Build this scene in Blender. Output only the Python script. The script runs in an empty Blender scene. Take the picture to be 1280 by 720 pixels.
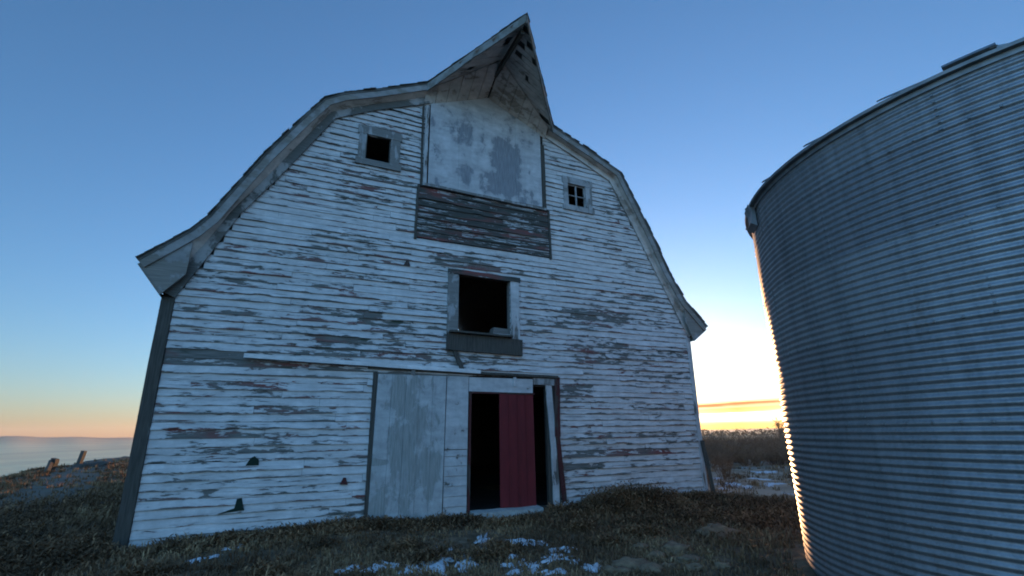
import bpy, math, random
from mathutils import Vector, Matrix, noise as mn
random.seed(7)
scene = bpy.context.scene
col = scene.collection
R = math.radians

# ------------------------------------------------------------------ helpers
def nz(x, y, z=0.0, s=1.0):
    return mn.noise(Vector((x*s, y*s, z*s)))

class MB:
    """collects faces; build() links ONE mesh object"""
    def __init__(self):
        self.v = []; self.f = []; self.a = {}; self.mi = []
    def add(self, vs, fs, mi=0, **attrs):
        b = len(self.v)
        self.v += [tuple(p) for p in vs]
        self.f += [tuple(i+b for i in f) for f in fs]
        self.mi += [mi]*len(fs)
        for k in attrs: self.a.setdefault(k, {})
        for k, d in attrs.items():
            for i in range(len(vs)):
                self.a[k][b+i] = d[i] if isinstance(d, (list, tuple)) else d
        return b
    def hexa(self, p, mi=0, **at):       # 8 corners: 4 bottom, 4 top (ccw)
        self.add(p, [(0,3,2,1),(4,5,6,7),(0,1,5,4),(1,2,6,5),(2,3,7,6),(3,0,4,7)], mi, **at)
    def box(self, a, b, mi=0, **at):
        (x0,y0,z0),(x1,y1,z1) = a, b
        self.hexa([(x0,y0,z0),(x1,y0,z0),(x1,y1,z0),(x0,y1,z0),(x0,y0,z1),(x1,y0,z1),(x1,y1,z1),(x0,y1,z1)], mi, **at)
    def beam(self, p, q, w, h, up=(0,0,1), mi=0, segs=1, wob=0.0):
        p = Vector(p); q = Vector(q); d = (q-p).normalized(); up = Vector(up)
        s = d.cross(up)
        if s.length < 1e-3: s = d.cross(Vector((0,1,0)))
        s.normalize(); t = s.cross(d)
        vs = []; 
        for i in range(segs+1):
            c = p.lerp(q, i/segs) + (s*random.uniform(-wob,wob) + t*random.uniform(-wob,wob) if wob else Vector())
            for a, b in ((-1,-1),(1,-1),(1,1),(-1,1)):
                vs.append(c + s*(a*w/2) + t*(b*h/2))
        fs = [(3,2,1,0), tuple(len(vs)-4+k for k in range(4))]
        for i in range(segs):
            for k in range(4):
                a0 = i*4+k; a1 = i*4+(k+1)%4
                fs.append((a0, a1, a1+4, a0+4))
        self.add(vs, fs, mi)
    def tube(self, pts, rad, n=6, mi=0):
        vs = []; fs = []
        pts = [Vector(p) for p in pts]
        for i, p in enumerate(pts):
            d = (pts[min(i+1,len(pts)-1)] - pts[max(i-1,0)]).normalized()
            s = d.cross(Vector((0.13,0.2,1))); s.normalize(); t = s.cross(d)
            r = rad[i] if isinstance(rad,(list,tuple)) else rad
            for k in range(n):
                an = 2*math.pi*k/n
                vs.append(p + s*math.cos(an)*r + t*math.sin(an)*r)
        for i in range(len(pts)-1):
            for k in range(n):
                a0 = i*n+k; a1 = i*n+(k+1)%n
                fs.append((a0,a1,a1+n,a0+n))
        fs.append(tuple(range(n-1,-1,-1))); fs.append(tuple(len(vs)-n+k for k in range(n)))
        self.add(vs, fs, mi)
    def build(self, name, mat, parent=None, smooth=False):
        me = bpy.data.meshes.new(name); me.from_pydata(self.v, [], self.f)
        for m in (mat if isinstance(mat,(list,tuple)) else [mat]): me.materials.append(m)
        if any(self.mi): me.polygons.foreach_set('material_index', self.mi)
        for k, d in self.a.items():
            at = me.attributes.new(k, 'FLOAT', 'POINT')
            at.data.foreach_set('value', [d.get(i, 0.0) for i in range(len(self.v))])
        if smooth: me.polygons.foreach_set('use_smooth', [True]*len(me.polygons))
        me.update()
        o = bpy.data.objects.new(name, me); col.objects.link(o)
        if parent: o.parent = parent
        return o

def tag(o, label=None, cat=None, group=None, kind=None):
    if label: o['label'] = label
    if cat: o['category'] = cat
    if group: o['group'] = group
    if kind: o['kind'] = kind
    return o
def empty(name, loc=(0,0,0), rz=0.0):
    o = bpy.data.objects.new(name, None); col.objects.link(o)
    o.location = loc; o.rotation_euler = (0,0,rz); return o

# ------------------------------------------------------------------ node helpers
def newmat(name):
    m = bpy.data.materials.new(name); m.use_nodes = True
    nt = m.node_tree; b = nt.nodes['Principled BSDF']
    return m, nt, b
def N(nt, t, **kw):
    n = nt.nodes.new(t)
    for k, v in kw.items():
        if k in n.inputs.keys() if isinstance(k,str) else False: n.inputs[k].default_value = v
        else: setattr(n, k, v)
    return n
def coords(nt, scale=(1,1,1), kind='Object', off=None):
    tc = nt.nodes.new('ShaderNodeTexCoord'); mp = nt.nodes.new('ShaderNodeMapping')
    mp.inputs['Scale'].default_value = scale
    nt.links.new(tc.outputs[kind], mp.inputs['Vector'])
    if off: nt.links.new(off, mp.inputs['Location'])
    return mp.outputs['Vector']
def noise(nt, vec, scale, detail=4, rough=0.6, dist=0.0):
    n = nt.nodes.new('ShaderNodeTexNoise'); n.inputs['Scale'].default_value = scale
    n.inputs['Detail'].default_value = detail; n.inputs['Roughness'].default_value = rough
    n.inputs['Distortion'].default_value = dist
    nt.links.new(vec, n.inputs['Vector']); return n.outputs['Fac']
def ramp(nt, fac, stops, interp='LINEAR'):
    r = nt.nodes.new('ShaderNodeValToRGB'); r.color_ramp.interpolation = interp
    els = r.color_ramp.elements
    while len(els) < len(stops): els.new(0.5)
    for e, (p, c) in zip(els, stops):
        e.position = p; e.color = (c[0],c[1],c[2],1) if isinstance(c,(tuple,list)) else (c,c,c,1)
    nt.links.new(fac, r.inputs['Fac']); return r.outputs['Color']
def mth(nt, op, a, b=None, c=None, clamp=False):
    n = nt.nodes.new('ShaderNodeMath'); n.operation = op; n.use_clamp = clamp
    for i, x in enumerate((a,b,c)):
        if x is None: continue
        if isinstance(x,(int,float)): n.inputs[i].default_value = x
        else: nt.links.new(x, n.inputs[i])
    return n.outputs[0]
def mixc(nt, f, a, b, mode='MIX'):
    n = nt.nodes.new('ShaderNodeMix'); n.data_type = 'RGBA'; n.blend_type = mode
    for s, x in ((0,f),(6,a),(7,b)):
        if isinstance(x,(int,float)): n.inputs[s].default_value = x
        elif isinstance(x,(tuple,list)): n.inputs[s].default_value = (x[0],x[1],x[2],1)
        else: nt.links.new(x, n.inputs[s])
    return n.outputs[2]
def bump(nt, b, h, strength=0.4, dist=0.01):
    n = nt.nodes.new('ShaderNodeBump'); n.inputs['Strength'].default_value = strength
    n.inputs['Distance'].default_value = dist
    nt.links.new(h, n.inputs['Height']); nt.links.new(n.outputs['Normal'], b.inputs['Normal'])
def attr(nt, name):
    n = nt.nodes.new('ShaderNodeAttribute'); n.attribute_name = name; return n.outputs['Fac']

# paint peeling off boards. sx/sz: stretch of the flakes; thr: how much wood is bare
def painted(name, scale, thr, paint=(0.62,0.63,0.64), wood=((0.07,0.07,0.062),(0.17,0.165,0.155)), red=0.0,
            use_attr=False, blotch=0.10, grain=(1,1,1), patches=(), soft_=0.018):
    m, nt, b = newmat(name); L = nt.links
    if use_attr:
        cx = nt.nodes.new('ShaderNodeCombineXYZ')
        L.new(mth(nt,'MULTIPLY',attr(nt,'br'),37.0), cx.inputs[0]); L.new(mth(nt,'MULTIPLY',attr(nt,'br'),11.0), cx.inputs[2])
        vec = coords(nt, scale, off=cx.outputs[0])
    else: vec = coords(nt, scale)
    n1 = noise(nt, vec, 1.0, 9, 0.68, 0.3)
    low = noise(nt, coords(nt,(0.33,0.33,0.6)), 1.3, 4, 0.55)
    v = mth(nt,'ADD', n1, mth(nt,'MULTIPLY', mth(nt,'SUBTRACT', low, 0.5), 0.42))
    if use_attr:
        bf = attr(nt,'bf')
        edge = mth(nt,'POWER', mth(nt,'SUBTRACT',1.0,bf), 6.0)
        edge = mth(nt,'MULTIPLY', edge, ramp(nt, noise(nt, coords(nt,(0.7,1,5.0),off=cx.outputs[0]),1.3,3,0.6), [(0.38,0.1),(0.62,1.5)]))
        v = mth(nt,'ADD', v, mth(nt,'MULTIPLY', edge, 0.19))
        edge2 = mth(nt,'POWER', bf, 6.0)
        v = mth(nt,'ADD', v, mth(nt,'MULTIPLY', edge2, 0.05))
        v = mth(nt,'ADD', v, mth(nt,'MULTIPLY', mth(nt,'SUBTRACT',attr(nt,'br'),0.5), blotch))
        # bare bands and patches where whole boards lost their paint
        v = mth(nt,'ADD', v, attr(nt,'wear'))
    if patches:
        sp_ = nt.nodes.new('ShaderNodeSeparateXYZ'); L.new(coords(nt), sp_.inputs[0])
        for (cx_,cz_,rx_,rz_,k_) in patches:
            a_ = mth(nt,'POWER',mth(nt,'ABSOLUTE',mth(nt,'DIVIDE',mth(nt,'SUBTRACT',sp_.outputs[0],cx_),rx_)),4.0)
            b_ = mth(nt,'POWER',mth(nt,'ABSOLUTE',mth(nt,'DIVIDE',mth(nt,'SUBTRACT',sp_.outputs[2],cz_),rz_)),4.0)
            v = mth(nt,'ADD', v, mth(nt,'MULTIPLY', mth(nt,'SUBTRACT',1.0,mth(nt,'ADD',a_,b_),clamp=True), k_))
    if use_attr:
        thin = noise(nt, coords(nt,(0.9,1,26.0),off=cx.outputs[0]), 1.0, 6, 0.65, 0.2)
        v = mth(nt,'MAXIMUM', v, mth(nt,'ADD', thin, mth(nt,'ADD', mth(nt,'MULTIPLY',edge,0.12), -0.022)))
    mask = ramp(nt, v, [(max(0,thr-soft_),0),(thr+soft_,1)])
    soft = ramp(nt, v, [(thr-0.16,0),(thr,1)])
    gr = noise(nt, coords(nt,(2.5*grain[0],2.5*grain[1],60*grain[2]) ), 1.0, 5, 0.6)
    wc = ramp(nt, gr, [(0.3,wood[0]),(0.7,wood[1])])
    if red:
        rm = ramp(nt, noise(nt, coords(nt,(0.8,0.8,5)),1.0,5,0.6,0.2), [(0.60-red*0.1,0),(0.68,1)])
        wc = mixc(nt, rm, wc, (0.17,0.055,0.05))
        gm = ramp(nt, noise(nt, coords(nt,(0.6,0.7,3.5)),1.9,4,0.6,0.2), [(0.60,0),(0.70,1)])
        wc = mixc(nt, gm, wc, (0.04,0.055,0.04))
    dirt = noise(nt, coords(nt,(1.5,1.5,4)), 1.6, 6, 0.65)
    dark = tuple(c*0.58 for c in paint)
    pc = mixc(nt, ramp(nt,dirt,[(0.35,0),(0.75,1)]), paint, dark)
    pc = mixc(nt, mth(nt,'MULTIPLY',soft,0.45), pc, tuple(c*0.5 for c in paint))
    stn = noise(nt, coords(nt,(5,5,0.35)), 1.0, 5, 0.6)
    pc = mixc(nt, ramp(nt,stn,[(0.45,0),(0.75,0.55)]), pc, tuple(c*0.62 for c in paint))
    fine = noise(nt, coords(nt,(30,30,90)), 1.0, 3, 0.7)
    pc = mixc(nt, ramp(nt,fine,[(0.55,0),(0.8,0.35)]), pc, (0.28,0.28,0.27))
    c = mixc(nt, mask, pc, wc)
    L.new(c, b.inputs['Base Color'])
    b.inputs['Roughness'].default_value = 0.8; b.inputs['Specular IOR Level'].default_value = 0.25
    h = mth(nt,'ADD', mth(nt,'MULTIPLY', mth(nt,'SUBTRACT',1.0,mask), 0.6), mth(nt,'MULTIPLY', gr, 0.35))
    bump(nt, b, h, 0.8, 0.006)
    return m

WOODG = ((0.05,0.05,0.045),(0.13,0.125,0.115))
M = {}
M['siding'] = painted('siding_paint', (2.6,1,14.0), 0.615, (0.62,0.62,0.625), wood=((0.055,0.06,0.055),(0.19,0.185,0.175)), red=1.0, use_attr=True)
M['bare'] = painted('bare_boards', (2.4,2,9.0), 0.475, (0.50,0.51,0.52), wood=((0.028,0.032,0.029),(0.085,0.082,0.075)), red=1.0, use_attr=True)
M['door_paint'] = painted('hay_door_paint', (2.6,1.6,2.0), 0.60, (0.52,0.53,0.55), wood=((0.15,0.16,0.18),(0.26,0.275,0.30)), grain=(18,1,0.06), patches=((6.28,7.9,.46,.92,.24),(5.2,8.5,.22,.3,.13),(5.75,7.4,.8,.35,.10),(6.9,7.3,.4,.3,.08)), soft_=0.035)
M['bigdoor_paint'] = painted('sliding_door_paint', (3.6,2,1.8), 0.55, (0.48,0.50,0.51), wood=((0.19,0.205,0.20),(0.31,0.325,0.32)), grain=(18,1,0.06), patches=((4.12,1.75,.40,1.05,.13),(4.5,0.95,.35,.35,.08),(3.8,2.5,.3,.25,.08),(3.6,1.1,.2,.06,.2)), soft_=0.035)
M['trim_white'] = painted('trim_white', (3,3,3), 0.62, (0.50,0.51,0.52))
M['track'] = painted('track_paint', (3,3,12), 0.72, (0.72,0.73,0.74))
M['trim_v'] = painted('trim_upright', (7,7,1.2), 0.60, (0.50,0.51,0.52), grain=(24,1,0.04))
M['trim_grey'] = painted('trim_grey', (5,5,2.0), 0.47, (0.38,0.39,0.40), wood=((0.12,0.12,0.115),(0.21,0.21,0.205)))
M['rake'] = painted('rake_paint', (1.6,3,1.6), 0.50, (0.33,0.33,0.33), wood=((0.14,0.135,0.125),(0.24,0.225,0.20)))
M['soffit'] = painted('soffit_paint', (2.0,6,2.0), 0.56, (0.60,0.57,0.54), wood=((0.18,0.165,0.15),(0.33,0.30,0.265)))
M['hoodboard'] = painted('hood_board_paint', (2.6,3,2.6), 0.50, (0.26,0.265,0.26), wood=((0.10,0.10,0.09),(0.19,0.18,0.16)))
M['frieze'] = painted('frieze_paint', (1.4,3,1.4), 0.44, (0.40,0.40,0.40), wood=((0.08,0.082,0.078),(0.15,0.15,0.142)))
M['wood_dark'] = painted('weathered_wood', (4,4,0.8), 0.30, (0.2,0.2,0.19), wood=((0.035,0.034,0.030),(0.085,0.08,0.07)), grain=(20,20,0.05))
M['wood_grey'] = painted('grey_wood', (1.5,5,5), 0.30, (0.3,0.3,0.3), wood=((0.09,0.09,0.085),(0.17,0.165,0.155)))
M['red_trim'] = painted('red_trim_paint', (6,6,1.4), 0.55, (0.085,0.022,0.022), wood=((0.03,0.025,0.022),(0.08,0.06,0.055)), grain=(20,1,0.05))

m, nt, b = newmat('red_door_paint')
n1 = noise(nt, coords(nt,(5,5,1.2)), 1.5, 6, 0.65)
c = mixc(nt, ramp(nt,n1,[(0.35,0),(0.75,1)]), (0.145,0.020,0.025), (0.085,0.015,0.019))
c = mixc(nt, ramp(nt,noise(nt,coords(nt,(40,40,60)),1.0,3,0.7),[(0.62,0),(0.75,0.5)]), c, (0.05,0.012,0.02))
nt.links.new(c, b.inputs['Base Color']); b.inputs['Roughness'].default_value = 0.7
b.inputs['Specular IOR Level'].default_value = 0.2
bump(nt,b,n1,0.3,0.004); M['red'] = m

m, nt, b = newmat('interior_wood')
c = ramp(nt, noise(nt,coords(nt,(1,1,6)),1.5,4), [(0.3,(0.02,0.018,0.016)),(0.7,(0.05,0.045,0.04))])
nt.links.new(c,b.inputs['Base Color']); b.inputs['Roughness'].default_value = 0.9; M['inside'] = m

m, nt, b = newmat('wood_shingles')
vec = coords(nt,(1,5,3.5))
n1 = noise(nt, vec, 2.2, 6, 0.7)
c = ramp(nt, n1, [(0.3,(0.05,0.052,0.05)),(0.55,(0.10,0.10,0.095)),(0.8,(0.17,0.165,0.15))])
nt.links.new(c,b.inputs['Base Color']); b.inputs['Roughness'].default_value = 0.9
bump(nt,b,n1,0.9,0.02); M['shingle'] = m

m, nt, b = newmat('galvanized_steel')
vor = nt.nodes.new('ShaderNodeTexVoronoi'); vor.inputs['Scale'].default_value = 45
nt.links.new(coords(nt), vor.inputs['Vector'])
low = noise(nt, coords(nt,(1.2,1.2,0.5)), 1.4, 5, 0.6)
streak = noise(nt, coords(nt,(9,9,0.5)), 1.0, 5, 0.65)
c = mixc(nt, ramp(nt,low,[(0.3,0),(0.7,1)]), (0.33,0.34,0.35), (0.25,0.26,0.27))
c = mixc(nt, ramp(nt,streak,[(0.42,0),(0.75,0.75)]), c, (0.15,0.155,0.16))
rs_ = noise(nt, coords(nt,(3,3,1.1)), 1.7, 7, 0.7)
c = mixc(nt, ramp(nt,rs_,[(0.60,0),(0.72,0.5)]), c, (0.14,0.10,0.075))
sp = nt.nodes.new('ShaderNodeSeparateColor'); nt.links.new(vor.outputs['Color'], sp.inputs[0])
c = mixc(nt, mth(nt,'MULTIPLY',sp.outputs[0],0.22), c, (0.45,0.47,0.49))
c = mixc(nt, attr(nt,'pan'), c, mixc(nt,1.0,c,(0.78,0.78,0.80),'MULTIPLY'))
nt.links.new(c,b.inputs['Base Color']); b.inputs['Metallic'].default_value = 0.75
r_ = mth(nt,'ADD', 0.40, mth(nt,'MULTIPLY', sp.outputs[1], 0.10)); r_ = mth(nt,'ADD', r_, mth(nt,'MULTIPLY', low, 0.12))
nt.links.new(r_, b.inputs['Roughness']); M['steel'] = m
m, nt, b = newmat('dull_steel')
c = ramp(nt, noise(nt,coords(nt),6,4), [(0.3,(0.13,0.14,0.15)),(0.7,(0.24,0.25,0.26))])
nt.links.new(c,b.inputs['Base Color']); b.inputs['Metallic'].default_value = 0.7; b.inputs['Roughness'].default_value = 0.5; M['steel2'] = m
m, nt, b = newmat('gap_shade_brown')  # dark brown that paints the shaded gaps on the hood fascia
c = ramp(nt, noise(nt,coords(nt),14,5), [(0.3,(0.05,0.03,0.02)),(0.7,(0.12,0.07,0.045))])
nt.links.new(c,b.inputs['Base Color']); b.inputs['Roughness'].default_value = 0.85; M['dark_brown'] = m

m, nt, b = newmat('old_concrete')
n1 = noise(nt,coords(nt),7,7,0.65)
c = ramp(nt, n1, [(0.3,(0.20,0.21,0.20)),(0.6,(0.36,0.37,0.35)),(0.8,(0.45,0.45,0.43))])
nt.links.new(c,b.inputs['Base Color']); b.inputs['Roughness'].default_value = 0.95; bump(nt,b,n1,0.8,0.02); M['concrete'] = m

m, nt, b = newmat('old_snow')
n1 = noise(nt,coords(nt),16,6,0.65)
c = ramp(nt, n1, [(0.3,(0.36,0.37,0.39)),(0.6,(0.60,0.62,0.65))])
nt.links.new(c,b.inputs['Base Color']); b.inputs['Roughness'].default_value = 0.7
b.inputs['Subsurface Weight'].default_value = 0.0; bump(nt,b,n1,0.35,0.01); M['snow'] = m

m, nt, b = newmat('clay_clod')
n1 = noise(nt,coords(nt),9,7,0.65)
c = ramp(nt, n1, [(0.3,(0.09,0.058,0.036)),(0.6,(0.22,0.15,0.09)),(0.8,(0.32,0.23,0.14))])
nt.links.new(c,b.inputs['Base Color']); b.inputs['Roughness'].default_value = 0.95; bump(nt,b,n1,1.0,0.03); M['clod'] = m

def leafmat(name, c0, c1, c2):
    m, nt, b = newmat(name)
    r = attr(nt,'gr')
    c = ramp(nt, r, [(0.0,c0),(0.5,c1),(1.0,c2)])
    nt.links.new(c,b.inputs['Base Color']); b.inputs['Roughness'].default_value = 0.85
    b.inputs['Specular IOR Level'].default_value = 0.15
    return m
M['grass'] = leafmat('dead_grass', (0.10,0.058,0.032),(0.23,0.14,0.075),(0.42,0.28,0.15))
M['weed'] = leafmat('dark_weeds', (0.06,0.038,0.021),(0.17,0.095,0.048),(0.33,0.19,0.095))
M['twig'] = leafmat('bare_twigs', (0.13,0.075,0.045),(0.23,0.14,0.085),(0.34,0.21,0.13))
M['straw'] = leafmat('straw', (0.10,0.085,0.05),(0.17,0.14,0.09),(0.24,0.20,0.13))

# ------------------------------------------------------------------ camera
F, P_, R_ = 608.16, 0.2892, -0.0142
cam = bpy.data.cameras.new('camera'); co = bpy.data.objects.new('camera', cam); col.objects.link(co)
cam.sensor_width = 36; cam.lens = F/1280*36; cam.clip_start = 0.05; cam.clip_end = 30000
R0 = Vector((1,0,0)); U0 = Vector((0,-math.sin(P_),math.cos(P_))); D0 = Vector((0,math.cos(P_),math.sin(P_)))
cr, sr = math.cos(R_), math.sin(R_)
Rv = R0*cr + U0*sr; Uv = U0*cr - R0*sr
co.matrix_world = Matrix(((Rv.x,Uv.x,-D0.x,0),(Rv.y,Uv.y,-D0.y,0),(Rv.z,Uv.z,-D0.z,1.6),(0,0,0,1)))
scene.camera = co
HAZE = 0.00013
SUN_AZ = R(17.0)     # clockwise from +Y
SUN_EL = R(2.5)

# ------------------------------------------------------------------ ground
BX, BY, YAW = -5.8113, 8.0774, 0.4396
W = 11.639
def to_barn(x, y):
    dx, dy = x-BX, y-BY
    return dx*math.cos(YAW)+dy*math.sin(YAW), -dx*math.sin(YAW)+dy*math.cos(YAW)
def from_barn(s, d):
    return BX+s*math.cos(YAW)-d*math.sin(YAW), BY+s*math.sin(YAW)+d*math.cos(YAW)
SX, SY, SR, SH = 6.225, 5.338, 2.976, 4.557
def sm(a, b, x):
    t = max(0.0, min(1.0, (x-a)/(b-a))); return t*t*(3-2*t)
def ground(x, y):
    r = math.hypot(x, y); az = math.degrees(math.atan2(x, y))
    z = 0.05*nz(x,y,0,0.35) + 0.035*nz(x,y,3,1.1) + 0.018*nz(x,y,7,3.1)
    z *= 1 + sm(12,60,r)*2
    # knoll to the left: it ends in a ridge, the land falls away beyond it
    left = sm(-22, -33, az)
    r0 = 29 + max(0,(az+46))*1.5
    r0 = min(r0, 46)
    if left > 0:
        z += left*(0.42*sm(9, r0, r))*sm(-49,-36,az)
        over = max(0.0, r-r0)
        pass
    over = max(0.0, r-r0); lw = sm(14,-6,az)*sm(-179,-175,az)
    if over > 0: z -= lw*5.0*(1-math.exp(-over/22.0))
    z -= lw*0.010*max(0.0,min(r,480)-r0-30)
    if r > 300:
        t = sm(300, 2300, r)
        z += t*(17 + 18*nz(az*0.09, 1.3) + 9*nz(az*0.3, 5.0)) * left
        z += (1-left)*t*4.0*(1+0.5*nz(az*0.2, 9.0))
    # soil banked against the barn foot and round the bin
    s, d = to_barn(x, y)
    if -1 < s < W+1 and d < 0.3:
        k = math.exp(-max(0,-d)/0.6)
        z += 0.06*k*(0.5+nz(s*1.3, 2.0))
        z += 0.10*math.exp(-((s-9.6)/1.8)**2)*math.exp(-((d+0.9)/0.8)**2)
        z += 0.10*math.exp(-((s-3.2)/1.4)**2)*math.exp(-((d+0.9)/0.8)**2)
    k = abs(math.hypot(x-SX,y-SY)-SR)
    z += 0.03*math.exp(-k/0.4)
    return z

gm_, nt, b = newmat('dry_ground')
pos = coords(nt,(1,1,1))
n_f = noise(nt, pos, 5.5, 8, 0.7)
n_m = noise(nt, pos, 0.55, 5, 0.6)
soil = ramp(nt, n_f, [(0.3,(0.075,0.050,0.034)),(0.52,(0.17,0.115,0.072)),(0.72,(0.31,0.22,0.145))])
soil = mixc(nt, ramp(nt,n_m,[(0.42,0),(0.62,0.6)]), soil, (0.045,0.042,0.030))
trk = attr(nt,'track')
trkm = mth(nt,'MULTIPLY', trk, ramp(nt,noise(nt,pos,2.2,5),[(0.35,0.35),(0.6,1)]))
soil = mixc(nt, trkm, soil, (0.15,0.135,0.115))
yd = mixc(nt, ramp(nt,noise(nt,pos,0.6,5,0.65),[(0.42,0),(0.60,1)]), (0.38,0.28,0.20), (0.24,0.17,0.115))
yd = mixc(nt, ramp(nt,noise(nt,pos,0.9,6,0.7),[(0.60,0),(0.66,1)]), yd, (0.42,0.42,0.44))
soil = mixc(nt, attr(nt,'yard'), soil, yd)
stub = mixc(nt, ramp(nt,noise(nt,coords(nt,(0.02,0.006,1)),1.0,6,0.6),[(0.4,0),(0.65,1)]), (0.84,0.68,0.40), (0.70,0.54,0.32))
soil = mixc(nt, attr(nt,'field'), soil, stub)
soil = mixc(nt, attr(nt,'farhill'), soil, (0.20,0.17,0.14))
sn = mth(nt,'MULTIPLY', attr(nt,'snowy'), ramp(nt,noise(nt,coords(nt,(1,1.6,1)),3.1,6,0.62),[(0.60,0),(0.64,1)]))
soil = mixc(nt, sn, soil, (0.62,0.64,0.67))
nt.links.new(soil,b.inputs['Base Color']); b.inputs['Roughness'].default_value = 0.95
b.inputs['Specular IOR Level'].default_value = 0.1
bump(nt,b,n_f,0.8,0.03)

g = MB()
radii = [0.0]; r = 0.6
while r < 3000:
    radii.append(r)
    r += 0.10 if r < 13 else r*(0.012 if r < 60 else 0.04)
NA = 560
vs = [(0,0,ground(0,0))]; fs = []
azs = []
for i in range(NA):     # finer towards the view
    azs.append(-math.pi + 2*math.pi*i/NA)
at = {'track':[0.0],'yard':[0.0],'field':[0.0],'farhill':[0.0],'snowy':[0.0]}
for rr in radii[1:]:
    for a in azs:
        x, y = rr*math.sin(a), rr*math.cos(a)
        vs.append((x,y,ground(x,y)))
        azd = math.degrees(a)
        left = sm(-22,-33,azd); r0 = min(46, 29+max(0,azd+46)*1.5)
        # wheel track running up the knoll, left
        px, py = x+9.4, y-9.7; dx, dy = -15.9/26.7, 21.4/26.7
        dd = abs(px*dy - py*dx)
        at['track'].append(math.exp(-((dd-0.0)/1.1)**2)*(1 if x < -3 else 0)*sm(-2,1,px*dx+py*dy+3))
        at['yard'].append(sm(8,14,rr)*sm(15.5,19,azd)*(1-sm(30,34,rr)) )
        at['field'].append(max(left*sm(r0+2,r0+8,rr), (1-left)*sm(38,60,rr)))
        at['farhill'].append(sm(700,1500,rr)*(0.55+0.45*nz(azd*0.15,rr*0.002)))
        s,d = to_barn(x,y)
        at['snowy'].append(math.exp(-((x+0.4)/2.0)**2)*sm(9.2,8.2,y)*sm(3,5,y)*0.0 + 0.0)
for j in range(len(radii)-2):
    for i in range(NA):
        a0 = 1+j*NA+i; a1 = 1+j*NA+(i+1)%NA
        fs.append((a0, a1, a1+NA, a0+NA))
for i in range(NA): fs.append((0, 1+(i+1)%NA, 1+i))
fs = [tuple(reversed(f)) for f in fs]
g.add(vs, fs, **at)
tag(g.build('ground', gm_, smooth=True), kind='structure')

# ------------------------------------------------------------------ barn
barn = empty('barn', (BX,BY,0), YAW)
tag(barn, 'weathered white gambrel roofed barn with peeling clapboards and a red door', 'barn')
OV = -0.23      # rake overhang plane (local y)
Lp = [(0,3.90),(0.39,4.74),(0.76,5.60),(1.35,6.54),(1.92,7.55),(2.25,8.14),(3.09,8.60),(4.31,9.16),(5.80,9.80)]   # wall outline at the soffit
Rp = [(5.80,9.80),(7.35,9.10),(8.39,8.68),(9.42,8.22),(10.10,6.95),(10.77,5.65),(11.33,4.58),(11.66,4.02)]
def wall_top(s):
    pts = Lp if s <= 5.8 else Rp
    if s < 0: return 3.9
    for (a,za),(b_,zb) in zip(pts,pts[1:]):
        if a <= s <= b_: return za+(zb-za)*(s-a)/(b_-a)
    return 3.95
holes = [(2.93,3.46,7.33,7.95),(8.06,8.60,7.24,7.87),(5.10,6.36,3.70,4.95),
         (4.30,7.37,6.95,10.0),(4.11,7.45,5.70,6.95),(3.41,7.50,-0.5,2.80)]
def in_hole(s0,s1,z0,z1,hs=holes):
    for a,b_,c,d in hs:
        if s1 > a+1e-4 and s0 < b_-1e-4 and z1 > c+1e-4 and z0 < d-1e-4: return (a,b_,c,d)
    return None

def wear_at(s, z):
    w = 0.0
    # broad bare strips seen on the wall
    for (a,b_,c,d,k) in WEAR:
        if a < s < b_ and c < z < d: w = max(w,k*0.62)
    return w
WEAR = [(-0.1,1.35,2.78,3.02,0.30),(1.3,3.4,2.72,2.86,0.22),(2.0,4.6,2.98,3.22,0.17),(0.0,0.5,3.3,3.5,0.2),(1.9,3.4,3.80,3.96,0.28),
        (3.1,4.3,3.6,3.78,0.14),(2.4,3.3,3.36,3.50,0.25),(0.3,1.9,2.36,2.50,0.16),(0.0,2.8,2.02,2.14,0.15),(0.1,1.2,1.60,1.72,0.2),
        (0.4,2.0,1.30,1.40,0.15),(0.0,1.0,0.72,0.86,0.14),(1.6,3.2,0.72,0.86,0.18),(1.1,3.3,-0.1,0.12,0.22),(4.9,6.6,2.95,3.2,0.10),
        (2.5,4.1,6.30,6.46,0.17),(2.4,4.1,6.88,6.99,0.12),(4.5,5.2,5.1,5.4,0.2),(4.7,6.0,5.18,5.36,0.26),(6.7,8.0,4.0,4.16,0.16),(7.5,9.6,4.15,4.50,0.16),
        (8.0,10.2,6.28,6.40,0.16),(8.6,9.6,5.3,5.45,0.12),(7.6,8.6,2.35,2.62,0.16),(7.6,10.6,1.0,1.13,0.20),(7.6,8.7,0.78,0.92,0.2),
        (8.6,11.0,1.45,1.58,0.12),(9.6,11.2,2.1,2.2,0.12),(8.0,9.0,3.2,3.4,0.14),(9.2,10.3,3.0,3.12,0.12),(7.6,9.5,3.55,3.7,0.12),(6.7,7.6,4.6,4.8,0.12),
        (2.0,3.5,5.2,5.3,0.12),(0.6,2.4,4.9,5.02,0.14),(0.9,2.2,4.45,4.6,0.1),(3.4,4.9,4.7,4.82,0.12),(7.6,11.6,-0.1,0.14,0.12),(3.2,5.0,4.05,4.2,0.12)]

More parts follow.
